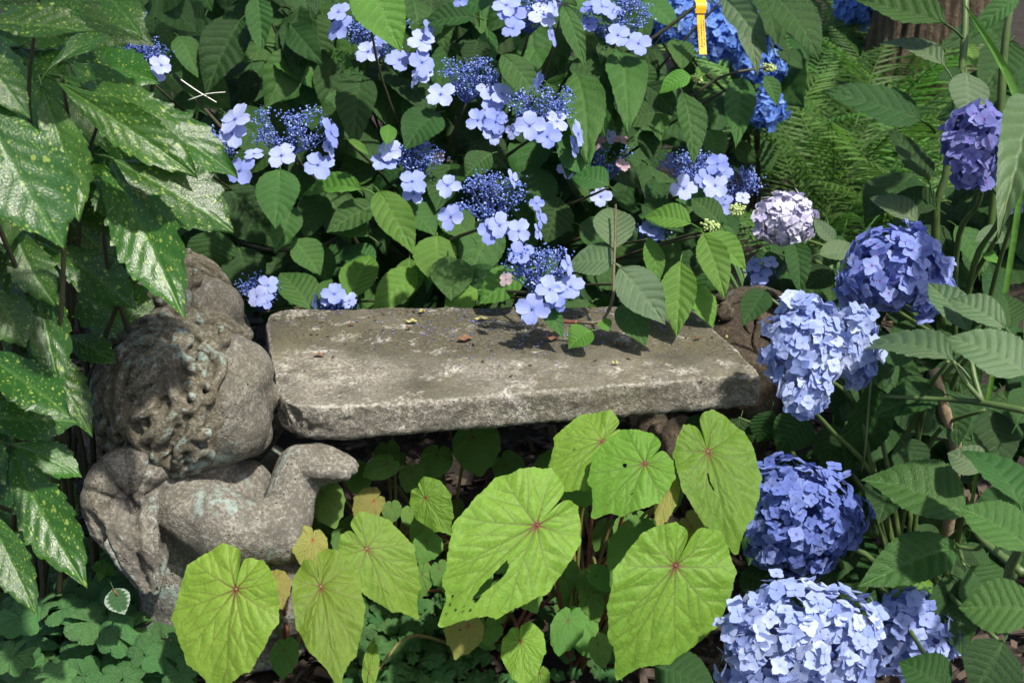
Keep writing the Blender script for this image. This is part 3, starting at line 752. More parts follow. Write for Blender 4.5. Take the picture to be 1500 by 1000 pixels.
# ------------------------------------------------------------------ begonias in front of the bench
def begonia_plant(label, root, leaves, low=False, dark=False):
    """leaves: (attachment u, v, tip u, v, visible width, depth, template, material)"""
    t = thing('begonia_plant', label, 'plant', root, 'begonias growing around the bench')
    b = Bag(); bs = Bag()
    crown = Vector(root)+Vector((0, 0, .05))
    for (au, av, tu, tv, wpx, d, k, mat) in leaves:
        T = (BEG_LO if k >= 10 else BEG)[k % 10]; me = (ME_BEGL if k >= 10 else ME_BEG)[k % 10]
        N = (-FW)*.70+Vector((0, 0, .58))+Vector(rng.normal(0, .17, 3))
        M = leaf_matrix(au, av, tu, tv, wpx*.96, d, N=N, tw=T['w'])
        lf = place('leaf', me, M, t, mat)
        a = M.translation; nz = Vector(M.col[2][:3]).normalized()
        st = Vector(root)+Vector((rng.normal(0, .012), rng.normal(0, .012), 0))
        mid = (a*.62+st*.38)+Vector((0, .03, .03)) if a.z > .08 else (a+st)/2
        v, f = tube([a-nz*.001, a-nz*.02+(mid-a)*.15, mid, st], .0019, .0030, 14, 6)
        place('leaf_stalk', mesh('leaf_stalk', v, f, M_RED if rng.random() < .45 else M_BEGSTEM), None, lf)
    return t
Bm, Bd, Br = M_BEG, M_BEG_D, M_BEG_R
begonia_plant('light green begonia with a very large torn leaf in front of the bench', P(850, 880, 2.22)*1.0-Vector((0, 0, P(850, 880, 2.22).z)), [
    (787, 768, 655, 905, 178, 1.98, 3, Bm), (883, 645, 805, 712, 98, 2.06, 4, Bm), (945, 678, 868, 745, 118, 2.0, 5, Bm),
    (1037, 660, 1085, 797, 126, 2.02, 6, Bm), (990, 828, 912, 992, 184, 1.92, 7, Bm), (945, 793, 895, 850, 80, 2.08, 0, Bd),
    (978, 718, 964, 770, 34, 2.02, 1, Br), (1012, 770, 1040, 815, 48, 2.10, 11, Br), (860, 700, 830, 740, 62, 2.14, 12, Bd)])
begonia_plant('yellow-green begonia with three broad leaves below the cherub elbow', P(420, 900, 2.25)-Vector((0, 0, P(420, 900, 2.25).z)), [
    (345, 862, 303, 1016, 168, 1.94, 0, M_BEG_Y), (470, 858, 497, 990, 106, 1.97, 2, M_BEG_Y), (537, 803, 613, 898, 104, 2.02, 1, M_BEG_Y),
    (458, 790, 455, 838, 54, 2.06, 4, Br), (398, 848, 412, 884, 56, 2.06, 0, Br), (415, 950, 410, 995, 46, 2.06, 10, Bd), (500, 888, 525, 930, 42, 2.06, 12, Bd)])
begonia_plant('small begonia with rounded mid green leaves in the shade under the bench seat', P(570, 800, 2.4)-Vector((0, 0, P(570, 800, 2.4).z)), [
    (470, 720, 490, 772, 56, 2.20, 10, Bd), (548, 733, 518, 762, 48, 2.22, 4, Br), (622, 728, 655, 780, 66, 2.16, 1, Bm), (573, 742, 570, 768, 30, 2.2, 11, Bd),
    (625, 792, 622, 825, 48, 2.18, 12, Bd), (643, 832, 648, 862, 32, 2.16, 10, Bd), (618, 840, 612, 880, 32, 2.16, 11, Bd), (600, 748, 596, 770, 30, 2.25, 12, Bd)])
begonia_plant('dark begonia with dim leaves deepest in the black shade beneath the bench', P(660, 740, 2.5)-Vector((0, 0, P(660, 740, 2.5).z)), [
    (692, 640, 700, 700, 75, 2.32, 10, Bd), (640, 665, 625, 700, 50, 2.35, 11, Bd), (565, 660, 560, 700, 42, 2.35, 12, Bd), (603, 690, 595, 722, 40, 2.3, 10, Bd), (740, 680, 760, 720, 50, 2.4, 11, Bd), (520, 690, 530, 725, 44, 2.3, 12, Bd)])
begonia_plant('low begonia with a yellow speckled leaf below the torn giant leaf', P(720, 960, 2.3)-Vector((0, 0, P(720, 960, 2.3).z)), [
    (686, 915, 668, 962, 62, 2.10, 5, Br), (762, 938, 765, 1003, 70, 2.05, 1, Bm), (712, 916, 715, 945, 46, 2.12, 10, Bd), (865, 846, 868, 890, 50, 2.18, 11, Bd), (828, 872, 825, 895, 30, 2.2, 12, Bd), (540, 985, 546, 930, 26, 2.06, 0, Bm), (790, 985, 780, 1020, 40, 2.1, 0, Bm), (905, 868, 900, 890, 36, 2.2, 12, Bd)])

_r = np.random.default_rng(11); _rows = []
for _i in range(20):
    u, v, d = _r.uniform(690, 1000), _r.uniform(790, 960), _r.uniform(2.08, 2.24); a = _r.normal(95, 35); l = _r.uniform(34, 58)
    if P(u, v, d).z > .03: _rows.append((u, v, u+l*math.cos(R(a)), v+l*math.sin(R(a)), l*.95, d, 10+int(_r.integers(3)), Bd))
while len(_rows) < 72:
    u, v, d = _r.uniform(440, 1000), _r.uniform(660, 930), _r.uniform(2.2, 2.6)
    if P(u, v, d).z < .03 or P(u, v, d).z > .30: continue
    a = _r.normal(90, 40); l = _r.uniform(26, 50); _rows.append((u, v, u+l*math.cos(R(a)), v+l*math.sin(R(a)), l*.95, d, 10+int(_r.integers(3)), Bd))
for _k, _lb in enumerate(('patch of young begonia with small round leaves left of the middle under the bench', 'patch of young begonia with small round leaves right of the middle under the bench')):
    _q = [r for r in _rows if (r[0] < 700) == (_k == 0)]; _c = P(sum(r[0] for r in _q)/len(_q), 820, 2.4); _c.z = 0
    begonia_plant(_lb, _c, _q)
# ------------------------------------------------------------------ ground cover
def groundcover():
    it = []
    def put(u, v, rp, up=.0):
        q = on_top(u, v, .03+up); 
        d = (q-CAM).dot(FW); sz = rp*2*d/FPX
        N = Vector((rng.normal(0, .22), rng.normal(-.5, .22), 1)).normalized(); a = rng.uniform(0, 6.3)
        X = N.cross(Vector((math.cos(a), math.sin(a), 0))).normalized(); Y = N.cross(X)
        M = Matrix(((X.x*sz, Y.x*sz, N.x*sz, q.x), (X.y*sz, Y.y*sz, N.y*sz, q.y), (X.z*sz, Y.z*sz, N.z*sz, q.z), (0, 0, 0, 1)))
        it.append((GC[rng.integers(4)], M))
    for i in range(330):
        u, v = rng.uniform(-40, 265), rng.uniform(800, 1060)
        if v < 830 and u > 170: continue
        put(u, v, rng.uniform(20, 40)*(.7+.3*(v-780)/220), rng.uniform(0, .05))
    for (u, v) in [(72, 858), (128, 885), (150, 905), (190, 845), (225, 930), (60, 930), (105, 960), (170, 965), (120, 990), (220, 990), (35, 985), (250, 970)]:
        put(u, v, rng.uniform(30, 40), .07)
    for (u, v) in [(150, 862), (200, 880), (235, 905), (255, 945), (215, 955), (170, 930), (130, 910), (95, 890), (262, 985), (60, 885), (30, 905), (110, 860), (160, 895), (240, 960), (190, 920), (225, 880), (180, 990), (80, 990), (20, 960)]:
        put(u, v, rng.uniform(30, 38), .13)
    for i in range(210):
        u, v = rng.uniform(500, 700), rng.uniform(885, 1040)
        put(u, v, rng.uniform(9, 21), rng.uniform(0, .04))
    for i in range(60):
        u, v = rng.uniform(700, 900), rng.uniform(850, 1020)
        put(u, v, rng.uniform(8, 16), rng.uniform(0, .03))
    for i in range(70):
        u, v = rng.uniform(380, 700), rng.uniform(800, 900)
        put(u, v, rng.uniform(10, 20), rng.uniform(0, .03))
    o = merged('ground_cover', it, M_GC); tag(o, 'low dark green ground cover of rounded scalloped leaves around the begonias', 'ground cover', kind='stuff')
groundcover()
def lamium():
    r = on_top(178, 905, .0); t = thing('variegated_lamium', 'small leaf with a white serrated rim among the dark ground cover', 'plant', r)
    tm = pinnate(70, 22, HP2, 11, .05, 6, .2, .02, .1, .1, .02, 77, .5)
    M = leaf_matrix(166, 862, 182, 899, 38, 2.02, N=(.1, -.7, .7), jit=.05); place('leaf', tmesh(tm, 'lamium_leaf', M_LAM), M, t)
    v, f = tube([M.translation, M.translation+Vector((0, .02, -.03)), r], .0015, .002, 8, 5); place('stem', mesh('stem', v, f, M_RED), None, t)
    q = on_top(150, 845, .0); t = thing('seedling_sprig', 'little bright green sprig beside the wing of the near cherub', 'plant', q)
    for (bu, bv, tu, tv) in [(150, 832, 133, 828), (150, 832, 160, 818), (150, 832, 168, 838), (150, 832, 146, 848), (150, 832, 140, 818)]:
        place('leaf', ME_HYD[2], leaf_matrix(bu, bv, tu, tv, 15, 2.18), t, M_HYD_B)
    v, f = tube([P(150, 832, 2.18), q], .0015, .002, 6, 5); place('stem', mesh('stem', v, f, M_STEM), None, t)
lamium()

# ------------------------------------------------------------------ flowers
def petal(nu=6, nv=7, pointy=0.0, cup=.12, wid=.95):
    u = np.linspace(0, 1, nu); s = np.linspace(-1, 1, nv); U, S = np.meshgrid(u, s, indexing='ij')
    w = wid*.5*(np.sqrt(np.clip(1-((u-.54)/.53)**2, .01, 1)) if not pointy else np.sin(np.pi*np.clip(u, 0, 1)**(.69))**.85+.01); w[0] = .06; w[-1] = .04 if pointy else .10
    X = S*w[:, None]; Y = .06+U*.94; Y = Y - .10*(S**2)*(U > .99)
    Z = cup*(U**2)*.6 + .12*X*X*2 - .10*U**3
    return np.stack([X, Y, Z], -1).reshape(-1, 3), grid_faces(nu, nv)[:, ::-1], U.ravel(), S.ravel()
def floret(seed, pointy=0., nu=6, nv=7, cup=.15, centre=True):
    g = np.random.default_rng(seed); b = Bag()
    for k in range(4):
        V, F, U, S = petal(nu, nv, pointy, cup*(.6+.8*g.random()), .84+.14*g.random())
        V = V*np.array([1, .88+.24*g.random(), 1]); V[:, 2] += (.03 if k % 2 else 0) + .05*g.normal()*V[:, 1]
        V[:, 2] += .05*np.sin(V[:, 0]*5+g.random()*6)*V[:, 1]
        a = k*math.pi/2+g.normal()*.12; c, s = math.cos(a), math.sin(a)
        V = np.stack([V[:, 0]*c-V[:, 1]*s, V[:, 0]*s+V[:, 1]*c, V[:, 2]], -1)
        r = np.hypot(V[:, 0], V[:, 1])
        b.add(V, F, dict(co=V+np.array([0, 0, k*3.1+seed]), vein=np.exp(-(S/.12)**2)*.6+.4*np.exp(-((np.abs(S)-.5)/.1)**2), tone=np.zeros(len(V)), red=np.exp(-(r/.13)**2)))
    if centre:
        V = ICO1[0]*.075+np.array([0, 0, .07]); m = len(V)
        b.add(V, ICO1[1], dict(co=V, vein=np.zeros(m), tone=np.zeros(m), red=np.ones(m)))
    return b
FLO = [floret(i, 0, 8, 9).mesh('floret', M_LACE) for i in range(5)]
def farr(b): return np.vstack(b.V), [np.concatenate(f) for f in b.F.values()], {k: np.concatenate(a) for k, a in b.A.items()}
FMOP = [farr(floret(20+i, .7, 6, 5, .25, False)) for i in range(5)]
def frame_at(N, a):
    N = Vector(N).normalized(); h = Vector((0, 0, 1)) if abs(N.z) < .9 else Vector((0, 1, 0))
    X = h.cross(N).normalized(); Y = N.cross(X)
    return X*math.cos(a)+Y*math.sin(a), Y*math.cos(a)-X*math.sin(a), N
def mat_at(q, N, a, s):
    X, Y, Z = frame_at(N, a)
    return Matrix(((X.x*s, Y.x*s, Z.x*s, q.x), (X.y*s, Y.y*s, Z.y*s, q.y), (X.z*s, Y.z*s, Z.z*s, q.z), (0, 0, 0, 1)))

def lacecap(t, cu, cv, rx, ry, d, florets, root=None, mat=M_LACE, nb=760, stemlist=None):
    """fertile centre as a mesh of tiny buds on stalks, the sterile florets as its children"""
    c = P(cu, cv, d); b = Bag(); sx, sy = rx*d/FPX, ry*d/FPX
    N = ((-FW)*.35+Vector((0, 0, .9))).normalized()
    hub = c-Vector((0, 0, .045))
    ncl = 26; cl = [(math.sqrt(rng.random())*.92, rng.random()*6.283) for _ in range(ncl)]
    beads = []
    for (r, a) in cl:
        p0 = c+RT*(sx*r*math.cos(a))+(UP*.8-FW*.2)*(sy*r*math.sin(a))-FW*rng.uniform(-.012, .012)
        v, f = tube([hub, (hub*.45+p0*.55)-Vector((0, 0, .006)), p0], .0011, .0007, 6, 4); b.add(v, f, dict(tone=np.full(len(v), .12)))
        for k in range(nb//ncl):
            q = p0+Vector(rng.normal(0, 1, 3)*np.array([.0075, .0075, .0045])); s = rng.uniform(.0009, .0021)
            b.add(ICO1[0]*s+np.array(q), ICO1[1], dict(tone=np.full(len(ICO1[0]), min(1, max(.05, rng.normal(.5, .25))))))
    head = place('flower_head', b.mesh('flower_head', M_BEAD), None, t)
    for (u, v, s, *ex) in florets:
        m = mat; dd = d-rng.uniform(.01, .04)
        q = P(u, v, dd); out = (q-hub).normalized()
        N = (-FW)*.75+Vector((0, 0, .30))+out*.35+Vector(rng.normal(0, .22, 3))
        if ex and ex[0] == 'e': N = RT*(1 if u > cu else -1)*.9-FW*.35+Vector((0, 0, .2))
        if ex and ex[0] == 'o': m = M_LACE_O
        f = place('floret', FLO[rng.integers(5)], mat_at(q, N, rng.uniform(0, 6.3), s*.5*dd/FPX*1.0), head)
        if m is not M_LACE: f.material_slots[0].link = 'OBJECT'; f.material_slots[0].material = m
    if stemlist is not None: stemlist.append(hub)
    return head

def mophead(t, cu, cv, rx, ry, d, mat, n, fsize=.017, name='flower_head', squash=.85, stemlist=None, gap=0.0):
    fsize *= .80; n = int(n*1.45)
    c = P(cu, cv, d); b = Bag(); s = d/FPX; ax, ay = rx*s, ry*s; az = min(ax, ay)*squash
    ga = math.pi*(3-math.sqrt(5))
    for layer, (rad, cnt) in enumerate(((1.0, n), (.80, int(n*.55)))):
        for i in range(cnt):
            z = 1-2*(i+.5)/cnt; r = math.sqrt(1-z*z); th = i*ga+layer
            nv = Vector((r*math.cos(th), r*math.sin(th), z))+Vector(rng.normal(0, .10, 3)); nv.normalize()
            if layer == 0 and gap and mnoise.noise(nv*2.2+Vector((cu, cv, 0))) < -gap: continue
            bulge = rad*(1+.30*mnoise.noise(nv*1.9+Vector((cv*.01, cu*.01, 3))))+min(.07, rng.normal(0, .06))
            q = c+RT*(nv.x*ax*bulge)+UP*(nv.y*ay*bulge)-FW*(nv.z*az*bulge)
            N = RT*(nv.x/ax)+UP*(nv.y/ay)-FW*(nv.z/az); N = N.normalized()+Vector(rng.normal(0, .42, 3))+Vector((0, 0, .15))
            V, F, A = FMOP[rng.integers(5)]; A = dict(A); A['tone'] = np.full(len(V), rng.random())
            b.add(xf(V, mat_at(q, N, rng.uniform(0, 6.3), fsize*rng.uniform(.8, 1.15))), F, A)
    h = place(name, b.mesh('flower_head', mat), None, t)
    if stemlist is not None: stemlist.append(c+UP*(-ay*.5)+FW*(az*.2))
    return h
def bud(t, u, v, s, d):
    c = P(u, v, d); b = Bag()
    for i in range(70):
        q = Vector(rng.normal(0, 1, 3)).normalized()*(s*d/FPX)*rng.uniform(.5, 1); q.z *= .6
        b.add(ICO1[0]*rng.uniform(.0016, .003)+np.array(c+q), ICO1[1])
    return place('flower_bud', b.mesh('flower_bud', M_BUD), None, t)
MATS = dict(d=M_HYD_D, m=M_HYD_M, b=M_HYD_B, p=M_HYD_P)
def hleaves(t, rows, up=.7):
    out = []
    for (bx, by, tx, ty, wpx, d, m, *ex) in rows:
        k = int(rng.integers(len(ME_HYD)))
        M = leaf_matrix(bx, by, tx, ty, wpx, d, up=ex[0] if ex else up)
        place('leaf', ME_HYD[k], M, t, MATS[m]); out.append(M.translation.copy())
    return out
def fill(n, box, drange, size, temps, keepout=None, dirs=(20, 160), zmin=.06, jit=.35, ar=.72):
    it = []
    while len(it) < n:
        n -= 0; u, v = rng.uniform(box[0], box[2]), rng.uniform(box[1], box[3]); d = rng.uniform(*drange)
        if keepout and keepout(u, v, d): n -= .25; continue
        if P(u, v, d).z < zmin: n -= .25; continue
        a = R(rng.uniform(*dirs)); l = rng.uniform(*size)*2.3/d
        M = leaf_matrix(u, v, u+l*math.cos(a), v+l*math.sin(a), l*ar*rng.uniform(.8, 1.1), d, jit=jit)
        if xf(np.array([[0, 1., 0]]), M)[0][2] < .01: n -= .25; continue
        it.append((temps[rng.integers(len(temps))], M))
    return it
def branches(root, tips, r0=.006, r1=.0022):
    out = []
    for q in tips:
        root_j = Vector(root)+Vector((rng.normal(0, .06), rng.normal(0, .05), 0)); q = Vector(q)
        m1 = root_j.lerp(q, .4)+Vector((rng.normal(0, .03), rng.uniform(0, .06), .08)); m2 = root_j.lerp(q, .75)+Vector((rng.normal(0, .02), .02, .05))
        out.append(([root_j, m1, m2, q], r0, r1))
    return out

# ---- the lacecap hydrangea behind the bench
LR = Vector((-.15, 2.78, 0))
LH = thing('lacecap_hydrangea', 'large lacecap hydrangea behind the bench with flat lilac blue flower heads and dark green leaves', 'shrub', LR)
ST = []
lacecap(LH, 425, 186, 66, 40, 2.50, [(345, 175, 52), (341, 196, 46), (352, 250, 50), (372, 226, 34), (413, 228, 48), (466, 242, 50), (484, 195, 46, 'e'), (482, 216, 36, 'e')], stemlist=ST)
lacecap(LH, 300, 215, 44, 32, 2.55, [(270, 206, 40), (276, 232, 36), (292, 240, 34)], stemlist=ST)
lacecap(LH, 612, 228, 36, 24, 2.55, [(563, 238, 46), (572, 222, 40), (604, 266, 46), (606, 284, 34)], stemlist=ST)
lacecap(LH, 560, 45, 58, 36, 2.62, [(497, 42, 46), (540, 76, 44), (585, 88, 44), (618, 92, 46), (617, 60, 44), (628, 44, 36, 'e'), (496, 18, 36), (560, 55, 28), (618, 108, 36)], stemlist=ST)
lacecap(LH, 683, 112, 48, 34, 2.55, [(646, 139, 44), (716, 136, 42), (735, 138, 40), (722, 160, 44), (700, 176, 36), (726, 178, 42), (722, 196, 34), (608, 118, 30, 'e'), (752, 192, 26)], stemlist=ST)
lacecap(LH, 795, 152, 50, 32, 2.50, [(776, 184, 48), (802, 200, 44), (790, 118, 30, 'e'), (846, 196, 46, 'e'), (840, 215, 34, 'e'), (816, 178, 34)], stemlist=ST)
lacecap(LH, 775, 10, 46, 26, 2.55, [(752, 22, 46), (742, 8, 40), (796, 22, 50), (808, 52, 34, 'e'), (752, 42, 36), (675, 0, 30), (812, 12, 30, 'e')], stemlist=ST)
lacecap(LH, 905, 25, 50, 36, 2.62, [(905, 52, 40), (935, 64, 42), (866, 10, 40), (882, 10, 36), (895, 16, 34), (862, 36, 34)], stemlist=ST)
lacecap(LH, 722, 288, 54, 42, 2.36, [(656, 272, 42), (661, 317, 44), (718, 338, 44), (732, 330, 40), (760, 338, 40), (790, 318, 36, 'e'), (750, 262, 30, 'e'), (788, 340, 30, 'e'), (786, 298, 24)], stemlist=ST)
lacecap(LH, 790, 388, 48, 40, 2.28, [(780, 452, 52), (806, 424, 44), (816, 432, 38), (836, 420, 44), (763, 372, 40), (832, 388, 36, 'e'), (742, 409, 24, 'o'), (815, 441, 34)], stemlist=ST)
lacecap(LH, 380, 420, 34, 22, 2.50, [(377, 434, 34), (393, 418, 34), (388, 440, 28)], nb=408, stemlist=ST)
lacecap(LH, 492, 446, 30, 12, 2.50, [(490, 431, 40), (462, 441, 28, 'e'), (512, 440, 26), (478, 440, 22)], nb=374, stemlist=ST)
lacecap(LH, 214, 78, 34, 24, 2.60, [(236, 96, 36), (230, 108, 30), (210, 30, 26, 'e')], nb=476, stemlist=ST)
lacecap(LH, 885, 232, 46, 28, 2.62, [(870, 188, 34, 'o'), (872, 207, 34, 'o'), (892, 200, 26), (880, 288, 34), (830, 246, 32), (842, 234, 26), (908, 205, 24, 'o'), (912, 242, 26, 'o')], nb=374, stemlist=ST)
lacecap(LH, 1010, 245, 40, 26, 2.60, [(1002, 276, 42), (1048, 272, 40), (1052, 240, 40), (1060, 252, 36), (1030, 262, 30)], stemlist=ST)
lacecap(LH, 1078, 268, 32, 30, 2.66, [(1060, 300, 34), (1088, 290, 26)], nb=510, stemlist=ST)
lacecap(LH, 955, 338, 22, 14, 2.62, [(953, 334, 36), (962, 344, 30)], nb=150, stemlist=ST)
lacecap(LH, 1115, 392, 26, 18, 2.62, [(1115, 404, 34), (1104, 388, 28), (1128, 384, 26), (1110, 420, 24)], nb=180, stemlist=ST)
for (u, v, s) in ((1039, 331, 15), (1080, 307, 14)): bud(LH, u, v, s, 2.42)
for (u, v, s) in ((1020, 115, 10), (1126, 99, 11)): bud(LH, u, v, s, 2.7)
rows = [
 (378, -5, 381, 72, 42, 2.6, 'm'), (352, 30, 300, 114, 72, 2.65, 'd'), (535, -30, 583, 56, 78, 2.42, 'b'), (500, 98, 420, 80, 62, 2.7, 'd'), (530, 110, 513, 188, 62, 2.6, 'd'),
 (548, 120, 592, 182, 58, 2.7, 'd'), (642, 165, 590, 200, 62, 2.55, 'd'), (410, 248, 403, 327, 66, 2.46, 'm'), (530, 276, 436, 266, 42, 2.52, 'b'), (555, 280, 606, 364, 54, 2.45, 'b'),
 (552, 300, 480, 328, 46, 2.56, 'm'), (474, 285, 444, 337, 52, 2.6, 'd'), (428, 303, 404, 364, 46, 2.55, 'm'), (330, 272, 404, 342, 80, 2.62, 'd'), (318, 338, 308, 390, 72, 2.6, 'd'),
 (456, 453, 410, 384, 54, 2.48, 'm'), (511, 441, 543, 360, 58, 2.50, 'b'), (468, 440, 482, 395, 22, 2.48, 'm'), (640, 345, 640, 396, 66, 2.52, 'b'), (658, 375, 662, 432, 66, 2.48, 'm'),
 (600, 378, 598, 432, 46, 2.56, 'b'), (566, 212, 572, 176, 26, 2.5, 'b'), (510, 205, 542, 226, 12, 2.5, 'b'), (350, 360, 366, 430, 66, 2.62, 'd'), (735, 80, 787, 124, 46, 2.52, 'm'),
 (695, 25, 618, 24, 38, 2.6, 'd'), (825, 8, 856, 70, 32, 2.55, 'm'), (960, 165, 900, 172, 42, 2.55, 'd'), (892, 272, 840, 244, 44, 2.45, 'm'), (900, 364, 897, 285, 64, 2.36, 'p'),
 (900, 385, 832, 372, 56, 2.34, 'p'), (908, 392, 976, 470, 66, 2.26, 'p'), (950, 348, 973, 402, 32, 2.45, 'b'), (997, 383, 990, 476, 54, 2.34, 'b'), (1015, 418, 1054, 464, 38, 2.36, 'b'),
 (1012, 327, 944, 306, 40, 2.4, 'b'), (1030, 342, 1062, 422, 48, 2.36, 'b'), (1032, 342, 1096, 386, 42, 2.4, 'b'), (1058, 330, 1014, 282, 40, 2.45, 'm'), (1000, 102, 993, 42, 42, 2.6, 'm'),
 (1012, 112, 964, 124, 32, 2.58, 'b'), (1000, 135, 1024, 222, 44, 2.55, 'm'), (1087, 115, 1080, 202, 46, 2.66, 'm'), (1022, 116, 1036, 84, 20, 2.6, 'b'), (795, 440, 826, 492, 28, 2.28, 'm'),
 (912, 445, 946, 501, 48, 2.30, 'm'), (866, 484, 832, 502, 36, 2.26, 'b'), (880, 468, 892, 484, 22, 2.28, 'b'), (772, 395, 700, 436, 52, 2.40, 'b'), (1120, 110, 1142, 150, 26, 2.7, 'm'),
 (1060, -5, 1118, 58, 46, 2.6, 'p'), (1090, 20, 1112, 88, 36, 2.64, 'p'), (540, 345, 470, 312, 50, 2.56, 'm'), (610, 395, 556, 440, 50, 2.54, 'b'), (700, 425, 650, 445, 46, 2.46, 'b'), (690, 345, 640, 300, 50, 2.54, 'm'), (590, 300, 640, 340, 46, 2.56, 'm'), (430, 350, 470, 395, 46, 2.55, 'm'), (545, 395, 505, 350, 46, 2.57, 'm'), (820, 225, 870, 245, 40, 2.5, 'm'), (720, 225, 680, 252, 44, 2.52, 'm'), (940, 300, 1000, 330, 46, 2.6, 'd'), (690, 210, 740, 225, 60, 2.62, 'd'), (660, 240, 640, 300, 60, 2.62, 'd'),
 (780, 245, 800, 310, 60, 2.6, 'd'), (820, 290, 800, 350, 60, 2.55, 'd'), (690, 390, 740, 440, 50, 2.5, 'd'), (460, 20, 470, 90, 56, 2.68, 'd'), (410, 10, 330, 20, 50, 2.7, 'd'), (300, 30, 250, 20, 60, 2.72, 'd'),
 (620, 300, 640, 340, 54, 2.6, 'd'), (700, 60, 690, 92, 44, 2.65, 'd'), (840, 90, 900, 120, 56, 2.65, 'd'), (850, 130, 870, 180, 44, 2.65, 'd'), (930, 90, 960, 130, 40, 2.66, 'd'), (1040, 190, 1055, 235, 40, 2.7, 'm')]
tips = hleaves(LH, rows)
def ko(u, v, d):
    if 240 < u < 345 and 95 < v < 320: return rng.random() < .5      # the gap where stems and mulch show
    if u > 960: return v < 250 or v > 420
    return False
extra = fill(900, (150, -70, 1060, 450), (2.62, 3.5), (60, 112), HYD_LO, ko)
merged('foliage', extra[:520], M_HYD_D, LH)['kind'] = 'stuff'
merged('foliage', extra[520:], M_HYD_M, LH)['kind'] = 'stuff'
bt = branches(LR, ST) + branches(LR, [t+Vector((0, .02, -.01)) for t in tips[::2]], .004, .0018)
bt += [([P(330, 350, 2.66), P(400, 366, 2.6), P(470, 360, 2.6), P(520, 330, 2.66)], .004, .003), ([P(255, 110, 2.7), P(300, 160, 2.64), P(350, 215, 2.6)], .0035, .003),
       ([P(870, 100, 2.7), P(950, 60, 2.66), P(1025, 5, 2.62)], .0035, .003), ([P(1000, 150, 2.7), P(1060, 112, 2.68), P(1125, 98, 2.68)], .0032, .0025)]
stems('branch', bt, M_STEM_D, LH)
stems('shoot', [([P(846, 472, 2.28), P(822, 470, 2.29), P(798, 460, 2.32)], .0034, .0022)], M_RED, LH)
stems('branch', [([P(902, 300, 2.38), P(901, 350, 2.34), P(899, 400, 2.31), P(897, 440, 2.29), P(880, 470, 2.28), P(846, 472, 2.28)], .0019, .0030)], M_TWIG, LH)

# ---- the blue mophead hydrangea far behind, blurred
FR_ = P(1090, 130, 3.9); FR_.z = 0
FH = thing('mophead_hydrangea', 'distant clear blue mophead hydrangea behind the yellow tag, out of focus', 'shrub', FR_, 'mophead hydrangeas')
fs = []
for (u, v, r_, d) in ((1005, 28, 42, 3.5), (1062, 48, 42, 3.5), (1108, 88, 30, 3.6), (1140, 104, 27, 3.7), (1122, 160, 26, 3.6), (1082, 18, 32, 3.7), (960, 30, 30, 3.6)):
    mophead(FH, u, v, r_, r_, d, M_MOP_BLUE, 110, .017, stemlist=fs)
merged('foliage', fill(60, (960, -20, 1160, 230), (3.6, 4.2), (60, 100), HYD_LO), M_HYD_D, FH)['kind'] = 'stuff'
stems('branch', branches(FR_, fs), M_STEM_D, FH)
FR2 = P(1270, 30, 5.6); FR2.z = 0
FH2 = thing('mophead_hydrangea', 'farthest blue flower head above the ferns at the top edge of the picture', 'shrub', FR2, 'mophead hydrangeas')
fs = []
mophead(FH2, 1258, 8, 34, 28, 5.2, M_MOP_BLUE, 80, .026, stemlist=fs); mophead(FH2, 1300, -5, 26, 24, 5.3, M_MOP_BLUE, 60, .026, stemlist=fs)
merged('foliage', fill(50, (1180, -60, 1340, 60), (5.3, 5.9), (70, 110), HYD_LO), M_HYD_D, FH2)['kind'] = 'stuff'
stems('branch', branches(FR2, fs), M_STEM_D, FH2)

# ---- the tall mophead hydrangea at the right edge, behind
TR = P(1420, 560, 2.75); TR.z = 0
TH = thing('mophead_hydrangea', 'tall mophead hydrangea at the upper right with dusky violet flower heads on upright green stems', 'shrub', TR, 'mophead hydrangeas')
fs = []
mophead(TH, 1432, 214, 46, 54, 2.30, M_MOP_DIM, 90, .021, stemlist=fs, gap=.25)
mophead(TH, 1502, 275, 22, 26, 2.30, M_MOP_DIM, 40, .020, stemlist=fs)
mophead(TH, 1149, 321, 44, 36, 2.55, M_MOP_LILAC, 150, .0135, stemlist=fs)
mophead(TH, 1312, 392, 66, 58, 2.25, M_MOP_VIOL, 135, .0185, stemlist=fs, gap=.28)
mophead(TH, 1268, 420, 36, 34, 2.27, M_MOP_VIOL, 50, .0175, stemlist=fs, gap=.2)
mophead(TH, 1358, 420, 36, 40, 2.27, M_MOP_VIOL, 55, .0175, stemlist=fs, gap=.2)
rows = [(1130, -12, 1207, 68, 66, 2.5, 'd'), (1385, 35, 1250, -14, 62, 2.4, 'd'), (1384, 98, 1306, 26, 42, 2.4, 'p'), (1416, 106, 1421, 168, 64, 2.4, 'p'), (1350, 176, 1213, 125, 64, 2.45, 'd'),
 (1360, 264, 1306, 183, 48, 2.5, 'd'), (1372, 305, 1310, 275, 46, 2.5, 'd'), (1344, 325, 1283, 271, 42, 2.5, 'p'), (1512, 140, 1484, 272, 64, 2.15, 'p'), (1495, -4, 1430, 30, 32, 2.4, 'm'),
 (1412, 110, 1373, 112, 26, 2.42, 'd'), (1222, 356, 1192, 317, 26, 2.5, 'p'), (1200, 372, 1266, 366, 32, 2.45, 'p'), (1164, 356, 1176, 414, 40, 2.5, 'd'), (1470, 340, 1430, 350, 30, 2.5, 'p'),
 (1438, 372, 1466, 382, 16, 2.5, 'b'), (1416, 66, 1432, 90, 22, 2.5, 'b'), (1470, 200, 1500, 240, 60, 2.6, 'd'), (1480, 60, 1440, 130, 60, 2.65, 'd'), (1400, 330, 1450, 390, 50, 2.6, 'm'), (1220, 395, 1180, 420, 40, 2.5, 'd')]
tips = hleaves(TH, rows)
